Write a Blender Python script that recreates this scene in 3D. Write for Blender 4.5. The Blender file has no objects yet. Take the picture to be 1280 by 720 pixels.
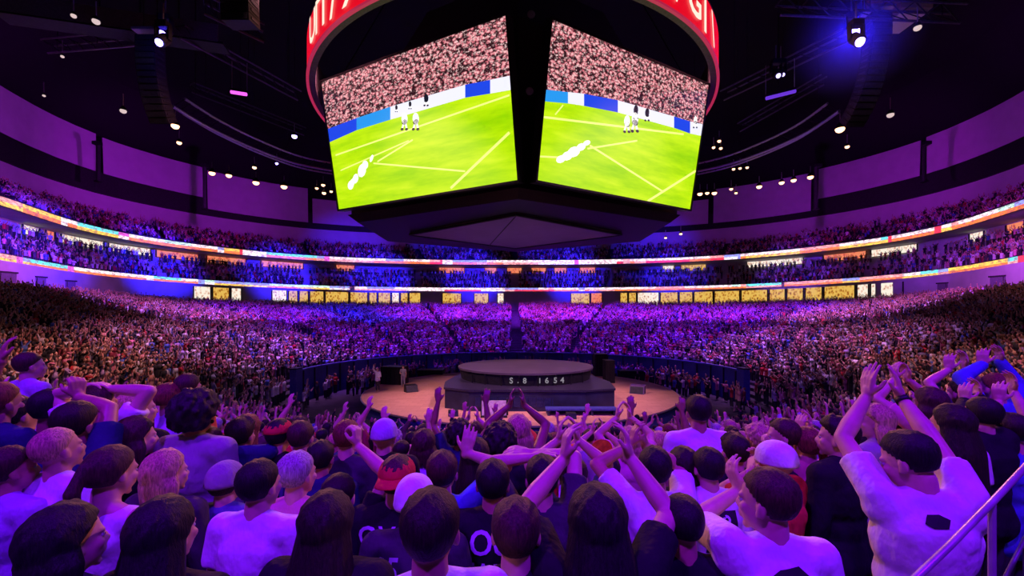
import bpy, bmesh, math, random, time
import numpy as np
from mathutils import Vector, Matrix, Euler
from mathutils.bvhtree import BVHTree
T0 = time.time()
rnd = random.Random(7)
SC = bpy.context.scene
COL = SC.collection
PI = math.pi
F = 528.0          # focal length in pixels of the 1280 wide frame
HY = 400.0         # row of the horizon
CZ = 5.5           # eye height above the stage floor
CX, CY = 0.6, 34.0 # centre of the arena floor

def W(px, py, d):
    """A point of the place seen at pixel (px, py) and lying d metres in front of the eye."""
    return Vector(((px - 640) / F * d, d, CZ - (py - HY) * d / F))
def proj(x, y, z):
    return 640 + F * x / y, HY + F * (CZ - z) / y

# ------------------------------------------------------------------ tagging
def link(o, parent=None):
    COL.objects.link(o)
    if parent is not None: o.parent = parent
    return o
def tag(o, label=None, cat=None, group=None, kind=None):
    if label: o['label'] = label
    if cat: o['category'] = cat
    if group: o['group'] = group
    if kind: o['kind'] = kind
    return o
def empty(name, loc, rz=0.0, scale=1.0):
    o = bpy.data.objects.new(name, None)
    o.location = loc; o.rotation_euler = (0, 0, rz); o.scale = (scale,) * 3
    o.empty_display_size = 0.1
    return link(o)

# ------------------------------------------------------------------ materials
def newmat(name):
    m = bpy.data.materials.new(name); m.use_nodes = True
    nt = m.node_tree; b = nt.nodes['Principled BSDF']
    return m, nt, b
def mixrgb(nt, fac, a, b, blend='MIX'):
    n = nt.nodes.new('ShaderNodeMix'); n.data_type = 'RGBA'; n.blend_type = blend
    for sock, v in ((n.inputs[0], fac), (n.inputs[6], a), (n.inputs[7], b)):
        if hasattr(v, 'is_linked') or isinstance(v, bpy.types.NodeSocket): nt.links.new(v, sock)
        else: sock.default_value = v if not isinstance(v, tuple) or len(v) == 4 else (*v, 1)
    return n.outputs[2]
def coords(nt, kind='Object', scale=(1, 1, 1)):
    t = nt.nodes.new('ShaderNodeTexCoord'); mp = nt.nodes.new('ShaderNodeMapping')
    mp.inputs['Scale'].default_value = scale
    nt.links.new(t.outputs[kind], mp.inputs[0]); return mp.outputs[0]
def noise(nt, vec, scale, detail=3.0, rough=0.55):
    n = nt.nodes.new('ShaderNodeTexNoise'); n.inputs['Scale'].default_value = scale
    n.inputs['Detail'].default_value = detail; n.inputs['Roughness'].default_value = rough
    nt.links.new(vec, n.inputs['Vector']); return n.outputs['Fac']
def ramp(nt, fac, stops, interp='LINEAR'):
    r = nt.nodes.new('ShaderNodeValToRGB'); r.color_ramp.interpolation = interp
    el = r.color_ramp.elements
    while len(el) < len(stops): el.new(0.5)
    for e, (p, c) in zip(el, stops):
        e.position = p; e.color = (*c, 1) if len(c) == 3 else c
    nt.links.new(fac, r.inputs[0]); return r.outputs[0]
_mats = {}
def M(name, col=(0.5, 0.5, 0.5), rough=0.6, metal=0.0, var=0.25, nscale=8.0, bump=0.0, stretch=(1, 1, 1), spec=0.4, sheen=0.0):
    """A procedural surface: base colour with soft noise variation and a noise bump."""
    if name in _mats: return _mats[name]
    m, nt, b = newmat(name)
    v = coords(nt, 'Object', stretch)
    f = noise(nt, v, nscale)
    dark = tuple(c * (1 - var) for c in col); lite = tuple(min(1, c * (1 + var)) for c in col)
    nt.links.new(ramp(nt, f, [(0.3, dark), (0.7, lite)]), b.inputs['Base Color'])
    b.inputs['Roughness'].default_value = rough; b.inputs['Metallic'].default_value = metal
    b.inputs['Specular IOR Level'].default_value = spec
    if sheen: b.inputs['Sheen Weight'].default_value = sheen
    if bump:
        bp = nt.nodes.new('ShaderNodeBump'); bp.inputs['Strength'].default_value = bump
        bp.inputs['Distance'].default_value = 0.02
        nt.links.new(f, bp.inputs['Height']); nt.links.new(bp.outputs[0], b.inputs['Normal'])
    _mats[name] = m; return m
def E(name, col, strength=1.0, base=(0.02, 0.02, 0.02)):
    if name in _mats: return _mats[name]
    m, nt, b = newmat(name)
    b.inputs['Base Color'].default_value = (*base, 1)
    b.inputs['Emission Color'].default_value = (*col, 1)
    b.inputs['Emission Strength'].default_value = strength
    _mats[name] = m; return m
def lin(r, g, b):
    f = lambda c: (c / 255 / 12.92) if c / 255 <= 0.04045 else ((c / 255 + 0.055) / 1.055) ** 2.4
    return (f(r), f(g), f(b))

def skin_mat(name, col):
    if name in _mats: return _mats[name]
    m, nt, b = newmat(name)
    v = coords(nt); f = noise(nt, v, 14, 4)
    nt.links.new(ramp(nt, f, [(0.3, tuple(c * 0.86 for c in col)), (0.7, tuple(min(1, c * 1.1) for c in col))]), b.inputs['Base Color'])
    b.inputs['Roughness'].default_value = 0.48; b.inputs['Specular IOR Level'].default_value = 0.5
    _mats[name] = m; return m
def hair_mat(name, col):
    if name in _mats: return _mats[name]
    m, nt, b = newmat(name)
    v = coords(nt, 'Object', (1, 1, 0.12)); f = noise(nt, v, 130, 3, 0.7)
    nt.links.new(ramp(nt, f, [(0.3, tuple(c * 0.35 for c in col)), (0.72, tuple(min(1, c * 1.7) for c in col))]), b.inputs['Base Color'])
    b.inputs['Roughness'].default_value = 0.58; b.inputs['Specular IOR Level'].default_value = 0.3
    bp = nt.nodes.new('ShaderNodeBump'); bp.inputs['Strength'].default_value = 0.8; bp.inputs['Distance'].default_value = 0.006
    nt.links.new(f, bp.inputs['Height']); nt.links.new(bp.outputs[0], b.inputs['Normal'])
    _mats[name] = m; return m
def cloth_mat(name, col):
    if name in _mats: return _mats[name]
    m, nt, b = newmat(name)
    v = coords(nt, 'Object', (1, 1, 0.6)); f = noise(nt, v, 5.5, 4, 0.6); g = noise(nt, v, 260, 1)
    nt.links.new(ramp(nt, f, [(0.25, tuple(c * 0.82 for c in col)), (0.75, tuple(min(1, c * 1.12) for c in col))]), b.inputs['Base Color'])
    b.inputs['Roughness'].default_value = 0.85; b.inputs['Specular IOR Level'].default_value = 0.2
    bp = nt.nodes.new('ShaderNodeBump'); bp.inputs['Strength'].default_value = 0.75; bp.inputs['Distance'].default_value = 0.05
    b2 = nt.nodes.new('ShaderNodeBump'); b2.inputs['Strength'].default_value = 0.2; b2.inputs['Distance'].default_value = 0.002
    nt.links.new(f, bp.inputs['Height']); nt.links.new(g, b2.inputs['Height'])
    nt.links.new(bp.outputs[0], b2.inputs['Normal']); nt.links.new(b2.outputs[0], b.inputs['Normal'])
    _mats[name] = m; return m

SKINS = {'light': (0.66, 0.40, 0.29), 'tan': (0.50, 0.27, 0.17), 'olive': (0.56, 0.33, 0.21), 'brown': (0.28, 0.14, 0.085)}
HAIRS = {'black': (0.012, 0.010, 0.010), 'dark brown': (0.018, 0.011, 0.008), 'brown': (0.055, 0.030, 0.017),
         'blonde': (0.48, 0.34, 0.17), 'grey': (0.36, 0.35, 0.36), 'auburn': (0.16, 0.05, 0.025)}
CLOTHS = {'white': (0.80, 0.80, 0.82), 'black': (0.012, 0.012, 0.015), 'charcoal': (0.05, 0.05, 0.058), 'navy': (0.02, 0.03, 0.10),
          'grey': (0.30, 0.30, 0.32), 'red': (0.60, 0.03, 0.04), 'blue': (0.08, 0.16, 0.55), 'peach': (0.75, 0.38, 0.30),
          'orange': (0.75, 0.22, 0.03), 'pink': (0.70, 0.25, 0.38), 'lilac': (0.48, 0.36, 0.66), 'denim blue': (0.10, 0.15, 0.27),
          'olive green': (0.10, 0.12, 0.05), 'maroon': (0.22, 0.02, 0.04)}
def sk(n): return skin_mat('skin_' + n, SKINS[n])
def hr(n): return hair_mat('hair_' + n.replace(' ', '_'), HAIRS[n])
def cl(n): return cloth_mat('cloth_' + n.replace(' ', '_'), CLOTHS[n])

# ------------------------------------------------------------------ mesh helpers
class MB:
    """Collects closed shapes; build() links them as ONE mesh object."""
    def __init__(s): s.v = []; s.f = []; s.m = []
    def add(s, vs, fs, mi=0):
        o = len(s.v); s.v += [tuple(p) for p in vs]; s.f += [tuple(i + o for i in f) for f in fs]; s.m += [mi] * len(fs); return s
    def box(s, c, size, rz=0.0, mi=0, taper=1.0, rot=None):
        hx, hy, hz = size[0] / 2, size[1] / 2, size[2] / 2
        R = rot if rot is not None else Matrix.Rotation(rz, 3, 'Z')
        pts = []
        for z in (-1, 1):
            k = taper if z > 0 else 1
            for x, y in ((-1, -1), (1, -1), (1, 1), (-1, 1)):
                pts.append(Vector(c) + R @ Vector((x * hx * k, y * hy * k, z * hz)))
        return s.add(pts, [(3, 2, 1, 0), (4, 5, 6, 7), (0, 1, 5, 4), (1, 2, 6, 5), (2, 3, 7, 6), (3, 0, 4, 7)], mi)
    def bar(s, a, b, r0, r1=None, n=8, mi=0, caps=True):
        a = Vector(a); b = Vector(b); r1 = r0 if r1 is None else r1
        u = (b - a); L = u.length
        if L < 1e-6: return s
        u /= L; p = u.orthogonal().normalized(); q = u.cross(p)
        vs = []
        for c, r in ((a, r0), (b, r1)):
            for i in range(n):
                t = 2 * PI * i / n; vs.append(c + p * (r * math.cos(t)) + q * (r * math.sin(t)))
        fs = [(i, (i + 1) % n, n + (i + 1) % n, n + i) for i in range(n)]
        if caps: fs += [tuple(range(n - 1, -1, -1)), tuple(range(n, 2 * n))]
        return s.add(vs, fs, mi)
    def tube(s, pts, r, n=8, mi=0):
        pts = [Vector(p) for p in pts]; vs = []; up = None
        for k, c in enumerate(pts):
            t = (pts[min(k + 1, len(pts) - 1)] - pts[max(k - 1, 0)]).normalized()
            if up is None: up = t.orthogonal().normalized()
            up = (up - t * up.dot(t)).normalized(); q = t.cross(up)
            rr = r[k] if isinstance(r, (list, tuple)) else r
            for i in range(n):
                a = 2 * PI * i / n; vs.append(c + up * (rr * math.cos(a)) + q * (rr * math.sin(a)))
        fs = []
        for k in range(len(pts) - 1):
            for i in range(n):
                fs.append((k * n + i, k * n + (i + 1) % n, (k + 1) * n + (i + 1) % n, (k + 1) * n + i))
        fs += [tuple(range(n - 1, -1, -1)), tuple(range((len(pts) - 1) * n, len(pts) * n))]
        return s.add(vs, fs, mi)
    def lathe(s, prof, c=(0, 0, 0), n=48, mi=0, sx=1.0, sy=1.0):
        """prof = [(r, z)...] closed round the axis through c."""
        vs = []
        for r, z in prof:
            for i in range(n):
                a = 2 * PI * i / n; vs.append((c[0] + sx * r * math.cos(a), c[1] + sy * r * math.sin(a), c[2] + z))
        fs = []
        for k in range(len(prof) - 1):
            for i in range(n):
                fs.append((k * n + i, k * n + (i + 1) % n, (k + 1) * n + (i + 1) % n, (k + 1) * n + i))
        if prof[0][0] > 1e-5 : fs.append(tuple(range(n - 1, -1, -1)))
        if prof[-1][0] > 1e-5: fs.append(tuple(range((len(prof) - 1) * n, len(prof) * n)))
        return s.add(vs, fs, mi)
    def prism(s, poly, z0, z1, mi=0):
        n = len(poly)
        vs = [(x, y, z0) for x, y in poly] + [(x, y, z1) for x, y in poly]
        fs = [tuple(range(n - 1, -1, -1)), tuple(range(n, 2 * n))] + [(i, (i + 1) % n, n + (i + 1) % n, n + i) for i in range(n)]
        return s.add(vs, fs, mi)
    def ball(s, c, r, mi=0, n=12, rot=None):
        r = (r, r, r) if not isinstance(r, (tuple, list)) else r
        R = rot if rot is not None else Matrix.Identity(3)
        c = Vector(c); vs = [c + R @ Vector((0, 0, -r[2]))]; h = n // 2
        for j in range(1, h):
            ph = -PI / 2 + PI * j / h
            for i in range(n):
                a = 2 * PI * i / n
                vs.append(c + R @ Vector((r[0] * math.cos(ph) * math.cos(a), r[1] * math.cos(ph) * math.sin(a), r[2] * math.sin(ph))))
        vs.append(c + R @ Vector((0, 0, r[2]))); fs = []
        for i in range(n): fs.append((0, 1 + (i + 1) % n, 1 + i))
        for j in range(h - 2):
            for i in range(n):
                fs.append((1 + j * n + i, 1 + j * n + (i + 1) % n, 1 + (j + 1) * n + (i + 1) % n, 1 + (j + 1) * n + i))
        T = len(vs) - 1
        for i in range(n): fs.append((T, 1 + (h - 2) * n + i, 1 + (h - 2) * n + (i + 1) % n))
        return s.add(vs, fs, mi)
    def cap(s, a, r0, b, r1, n=12):
        """Tapered capsule (hemispherical ends)."""
        a = Vector(a); b = Vector(b); u = b - a
        if u.length < 1e-5: return s.ball(a, max(r0, r1), n=n)
        u.normalize(); pts = []; rs = []
        for k in range(4):
            t = PI / 2 * k / 4; pts.append(a - u * (r0 * math.cos(t))); rs.append(max(1e-4, r0 * math.sin(t)))
        for k in range(5):
            t = k / 4; pts.append(a.lerp(b, t)); rs.append(r0 + (r1 - r0) * t)
        for k in range(3, -1, -1):
            t = PI / 2 * k / 4; pts.append(b + u * (r1 * math.cos(t))); rs.append(max(1e-4, r1 * math.sin(t)))
        return s.tube(pts, rs, n)
    def mesh(s, name, mats=(), smooth=False):
        me = bpy.data.meshes.new(name); me.from_pydata(s.v, [], s.f)
        for m in mats: me.materials.append(m)
        if any(s.m): me.polygons.foreach_set('material_index', s.m)
        if smooth: me.polygons.foreach_set('use_smooth', [True] * len(s.f))
        me.update(); return me
    def build(s, name, mats, parent=None, smooth=False, loc=None, kind=None):
        if not isinstance(mats, (list, tuple)): mats = [mats]
        o = bpy.data.objects.new(name, s.mesh(name, mats, smooth)); link(o, parent)
        if loc is not None: o.location = loc
        if kind: o['kind'] = kind
        return o

def evaluated(me, mods):
    o = bpy.data.objects.new('tmp', me); COL.objects.link(o)
    for typ, kw in mods:
        md = o.modifiers.new('m', typ)
        for k, v in kw.items(): setattr(md, k, v)
    dg = bpy.context.evaluated_depsgraph_get(); dg.update()
    out = bpy.data.meshes.new_from_object(o.evaluated_get(dg))
    bpy.data.objects.remove(o); bpy.data.meshes.remove(me)
    out.polygons.foreach_set('use_smooth', [True] * len(out.polygons))
    return out
def fuse(mb, voxel, smooth=4, fac=0.5):
    """All closed shapes of mb grown together into one continuous surface."""
    return evaluated(mb.mesh('fused'), [('REMESH', dict(mode='VOXEL', voxel_size=voxel)), ('SMOOTH', dict(factor=fac, iterations=smooth))])

def text_mesh(s, size, depth=0.0, bold=0.0):
    cu = bpy.data.curves.new('t', 'FONT'); cu.body = s; cu.size = size; cu.extrude = depth; cu.offset = bold
    cu.align_x = 'CENTER'; cu.align_y = 'CENTER'; cu.resolution_u = 3
    o = bpy.data.objects.new('t', cu); COL.objects.link(o)
    dg = bpy.context.evaluated_depsgraph_get(); dg.update()
    me = bpy.data.meshes.new_from_object(o.evaluated_get(dg))
    bpy.data.objects.remove(o); bpy.data.curves.remove(cu)
    return me

# ================================================================== PEOPLE
# joints in metres for a 1.75 m body, feet at z = 0, facing +Y
HIP_Z, WAIST_Z, CHEST_Z, SH_Z, NECK_Z, HEAD_Z = 0.93, 1.10, 1.29, 1.425, 1.50, 1.625
def head_frame(turn=0.0, pitch=0.0, tilt=0.0):
    """Rotation of the head about the top of the neck."""
    R = Matrix.Rotation(turn, 3, 'Z') @ Matrix.Rotation(-pitch, 3, 'X') @ Matrix.Rotation(tilt, 3, 'Y')
    piv = Vector((0, -0.012, NECK_Z + 0.015))
    return lambda p: piv + R @ (Vector(p) + Vector((0, 0.012, HEAD_Z - NECK_Z - 0.015))), R
def arm_chain(side, pose):
    """shoulder, elbow, wrist, hand direction, palm normal.  side -1 = left hand, +1 = right hand."""
    S = Vector((0.178 * side, -0.01, SH_Z)); La, Lf = 0.285, 0.255
    if isinstance(pose, tuple):                      # wrist target (body frame), pole, hand direction, palm normal
        Wt, pole, hd, pn = pose; Wt = Vector(Wt)
        if Wt.z > SH_Z + 0.1: S += Vector((-0.02 * side, 0, 0.045))
        d = Wt - S; L = min(max(d.length, 0.12), (La + Lf) * 0.998); d.normalize()
        Wt = S + d * L
        a = (La * La - Lf * Lf + L * L) / (2 * L); h = math.sqrt(max(0, La * La - a * a))
        pv = Vector(pole); pv = (pv - d * pv.dot(d)); pv.normalize()
        El = S + d * a + pv * h
        hd = Vector(hd).normalized() if hd is not None else (Wt - El).normalized()
        pn = Vector(pn); pn = (pn - hd * pn.dot(hd)).normalized()
        return S, El, Wt, hd, pn
    if pose == 'down':
        return arm_chain(side, ((0.24 * side, 0.06, 0.90), (0.6 * side, -1, 0), (0, 0.15, -1), (-side, 0, 0)))
    if pose == 'clap':
        return arm_chain(side, ((0.045 * side, 0.33, 1.36), (0.8 * side, -0.2, -1), (-0.05 * side, 0.5, 0.86), (-side, 0, 0)))
    if pose == 'clap_high':
        return arm_chain(side, ((0.06 * side, 0.22, 1.80), (1.0 * side, 0.3, -0.4), (-0.1 * side, 0.15, 1), (-side, 0, 0)))
    if pose == 'up':
        return arm_chain(side, ((0.26 * side, 0.10, 1.95), (1.0 * side, 0.2, 0), (0.1 * side, 0.05, 1), (0, 1, 0.1)))
    if pose == 'fist':
        return arm_chain(side, ((0.22 * side, 0.12, 1.88), (1.0 * side, 0.2, 0), (0, 0.1, 1), (-side * .4, 1, 0.1)))
    if pose == 'phone':
        return arm_chain(side, ((0.10 * side, 0.34, 1.58), (0.9 * side, 0, -1), (-0.1 * side, 0.2, 1), (-0.5 * side, 1, 0)))
    if pose == 'bent':
        return arm_chain(side, ((0.10 * side, 0.26, 1.12), (1.0 * side, -0.8, -0.5), (-0.6 * side, 0.7, 0.2), (0, 0, -1)))
    if pose == 'head':
        return arm_chain(side, ((0.12 * side, -0.03, 1.74), (1.0 * side, 0.2, 0.2), (-0.9 * side, -0.1, 0.3), (0, 0, -1)))
def add_hand(mb, Wt, u, pn, side, curl):
    s_ = u.cross(pn) * (1 if side > 0 else -1)     # towards the thumb
    s_ = -s_ if False else s_
    P = lambda a, b, c: Wt + u * a + s_ * b + pn * c
    mb.cap(P(-0.01, 0, 0), 0.026, P(0.03, 0, 0.002), 0.024, 8)
    offs = (0.031, 0.0105, -0.0105, -0.030); lens = (0.070, 0.079, 0.073, 0.057)
    for k in range(4):
        mb.cap(P(0.018, offs[k] * 0.65, 0), 0.0165, P(0.090 - 0.004 * abs(k - 1), offs[k], 0), 0.0125, 7)
        p = P(0.090 - 0.004 * abs(k - 1), offs[k] * 1.06, 0.0); ang = 0.12; d0 = u
        sp = s_ * (offs[k] * 4.0)
        for j, (fl, r) in enumerate(((0.45, 0.0098), (0.31, 0.0088), (0.24, 0.0080))):
            ang += curl * (0.9, 1.1, 0.8)[j]
            d = (u * math.cos(ang) + pn * math.sin(ang) + sp * (1 - min(1, curl)) * 1.0).normalized()
            q = p + d * (lens[k] * fl); mb.cap(p, r, q, r * 0.92, 7); p = q
    p = P(0.022, 0.026, 0.006); d = (u * 0.66 + s_ * 0.72 + pn * 0.25).normalized()
    q = p + d * 0.042; mb.cap(p, 0.0150, q, 0.0118, 7)
    d2 = (u * 0.85 + s_ * (0.42 - 0.5 * curl) + pn * (0.25 + 0.5 * curl)).normalized(); mb.cap(q, 0.0112, q + d2 * 0.034, 0.0092, 7)

def torso_prims(mb, wd, g, low=0.90, hips=True, traps=True):
    w = wd
    mb.ball((0, 0.0, 0.955), (0.165 * w + g, 0.112 * w + g, 0.125 + g), n=16)
    mb.ball((0, 0.005, 1.11), (0.142 * w + g, 0.104 * w + g, 0.17 + g), n=16)
    mb.ball((0, -0.004, 1.285), (0.163 * w + g, 0.114 * w + g, 0.185 + g * .6), n=16)
    mb.cap((-0.135 * w, -0.012, SH_Z - 0.008), 0.058 + g, (0.135 * w, -0.012, SH_Z - 0.008), 0.058 + g, 14)
    mb.cap((-0.07, -0.05, 1.34), 0.07 + g * .8, (0.07, -0.05, 1.34), 0.07 + g * .8, 12)
    if traps:
        for s in (-1, 1): mb.cap((0.01 * s, -0.024, 1.478), 0.045 + g * .55, (0.125 * s * w, -0.014, SH_Z + 0.012), 0.040 + g * .8, 10)
def pose_key(a): return a if isinstance(a, str) else tuple(round(x, 3) for v in a for x in (v if v is not None else (9,)))
_bodies = {}
def body_mesh(armL, armR, head, wd=1.0, fine=0.010, curl=(0.25, 0.25), feature=1.0):
    key = ('body', pose_key(armL), pose_key(armR), head, wd, fine, curl)
    if key in _bodies: return _bodies[key]
    mb = MB(); hf, R = head_frame(*head)
    torso_prims(mb, wd, 0.0)
    mb.cap((0, -0.022, 1.43), 0.060, hf((0, -0.018, -0.075)), 0.054, 12)
    # skull, face, jaw
    mb.ball(hf((0, -0.012, 0.028)), (0.076, 0.097, 0.092), n=20, rot=R)
    mb.ball(hf((0, 0.026, -0.035)), (0.061, 0.070, 0.078), n=18, rot=R)
    mb.ball(hf((0, 0.030, -0.070)), (0.049, 0.056, 0.043), n=14, rot=R)
    mb.ball(hf((0, 0.074, -0.100)), (0.022, 0.017, 0.018), n=10, rot=R)
    mb.cap(hf((-0.034, 0.077, 0.020)), 0.013, hf((0.034, 0.077, 0.020)), 0.013, 8)
    mb.cap(hf((0, 0.088, 0.008)), 0.0085, hf((0, 0.104, -0.026)), 0.0125, 8)
    for s in (-1, 1):
        mb.ball(hf((0.012 * s, 0.096, -0.031)), 0.0095, n=8)
        mb.ball(hf((0.040 * s, 0.066, -0.022)), (0.022, 0.020, 0.022), n=10, rot=R)
        mb.ball(hf((0.079 * s, -0.008, -0.010)), (0.011, 0.019, 0.031), n=12, rot=R)
        mb.ball(hf((0.076 * s, 0.004, -0.026)), (0.010, 0.012, 0.016), n=10, rot=R)
    mb.cap(hf((-0.018, 0.092, -0.054)), 0.0085, hf((0.018, 0.092, -0.054)), 0.0085, 7)
    mb.cap(hf((-0.015, 0.089, -0.066)), 0.0090, hf((0.015, 0.089, -0.066)), 0.0090, 7)
    for s, a, cu in ((-1, armL, curl[0]), (1, armR, curl[1])):
        S, El, Wt, hd, pn = arm_chain(s, a)
        mb.cap((0.12 * s * wd, -0.012, SH_Z - 0.02), 0.055, S, 0.056, 12)
        mb.cap(S, 0.053 * (0.6 + 0.4 * wd), El, 0.038, 12)
        m = El.lerp(Wt, 0.30); mb.cap(El, 0.038, m, 0.041, 12); mb.cap(m, 0.041, Wt, 0.0245, 12)
        add_hand(mb, Wt, hd, pn, s, cu)
    for s in (-1, 1):
        hp = Vector((0.088 * s * wd, 0, 0.90)); kn = Vector((0.10 * s, 0.018, 0.49)); an = Vector((0.105 * s, -0.03, 0.085))
        mb.cap(hp, 0.088 * wd, kn, 0.055, 14)
        m = kn.lerp(an, 0.3); mb.cap(kn, 0.054, m - Vector((0, 0.015, 0)), 0.058, 12); mb.cap(m - Vector((0, 0.015, 0)), 0.057, an, 0.037, 12)
        mb.cap(an - Vector((0, 0.01, 0.03)), 0.038, an + Vector((0.008 * s, 0.14, -0.052)), 0.030, 10)
    me = fuse(mb, fine, 3, 0.5); _bodies[key] = me
    return me
def shirt_mesh(armL, armR, kind, wd=1.0, voxel=0.014):
    key = ('shirt', pose_key(armL), pose_key(armR), kind, wd, voxel)
    if key in _bodies: return _bodies[key]
    mb = MB(); g = {'tee': 0.022, 'tank': 0.009, 'jacket': 0.036, 'jersey': 0.030}[kind]
    torso_prims(mb, wd, g, traps=(kind != 'tank'))
    mb.cap((-0.06 * wd, 0, 0.90), 0.115 * wd + g, (0.06 * wd, 0, 0.90), 0.115 * wd + g, 14)
    if kind == 'jacket':   # collar
        mb.cap((-0.03, -0.05, 1.475), 0.045, (0.03, -0.05, 1.475), 0.045, 10)
    for s, a in ((-1, armL), (1, armR)):
        S, El, Wt, hd, pn = arm_chain(s, a)
        if kind == 'tank': continue
        mb.cap((0.12 * s * wd, -0.012, SH_Z - 0.02), 0.056 + g, S, 0.055 + g * .8, 12)
        if kind in ('tee', 'jersey'):
            e = S.lerp(El, 0.62 if kind == 'tee' else 0.80); u = (El - S).normalized()
            mb.bar(S, e, 0.055 + g * .8, 0.052 + g * .9, 14)
        else:
            mb.cap(S, 0.055 + g * .7, El, 0.042 + g * .6, 12); mb.cap(El, 0.042 + g * .6, Wt.lerp(El, 0.03), 0.030 + g * .4, 12)
    me = fuse(mb, voxel, 3, 0.5)
    # soft vertical folds
    n = len(me.vertices); co = np.empty(n * 3, 'f'); me.vertices.foreach_get('co', co); co = co.reshape(-1, 3)
    no = np.empty(n * 3, 'f'); me.vertices.foreach_get('normal', no); no = no.reshape(-1, 3)
    a = np.arctan2(co[:, 1], co[:, 0]); w = np.clip((1.38 - co[:, 2]) / 0.35, 0, 1)
    d = 0.0035 * w * (np.sin(a * 9 + 6 * co[:, 2] + 2.2 * np.sin(co[:, 2] * 11)) + 0.7 * np.sin(a * 15 - 9 * co[:, 2]))
    me.vertices.foreach_set('co', (co + no * d[:, None]).ravel()); me.update()
    _bodies[key] = me; return me
def trouser_mesh(wd=1.0, voxel=0.02):
    key = ('trousers', wd, voxel)
    if key in _bodies: return _bodies[key]
    mb = MB(); mb.ball((0, 0, 0.94), (0.172 * wd, 0.122 * wd, 0.12), n=16)
    for s in (-1, 1):
        hp = Vector((0.088 * s * wd, 0, 0.89)); kn = Vector((0.10 * s, 0.018, 0.49)); an = Vector((0.105 * s, -0.03, 0.10))
        mb.cap(hp, 0.100 * wd, kn, 0.070, 14); mb.bar(kn + Vector((0, 0, .03)), an, 0.070, 0.058, 14)
    me = fuse(mb, voxel, 3); _bodies[key] = me; return me
def shoe_mesh(s):
    key = ('shoe', s)
    if key in _bodies: return _bodies[key]
    mb = MB(); an = Vector((0.105 * s, -0.03, 0.085))
    mb.cap(an - Vector((0, 0.015, 0.035)), 0.048, an + Vector((0.01 * s, 0.15, -0.045)), 0.040, 12)
    mb.box((0.11 * s, 0.04, 0.014), (0.098, 0.285, 0.028)); mb.cap(an, 0.045, an - Vector((0, 0, .04)), 0.05, 10)
    me = fuse(mb, 0.012, 2); _bodies[key] = me; return me
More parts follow.
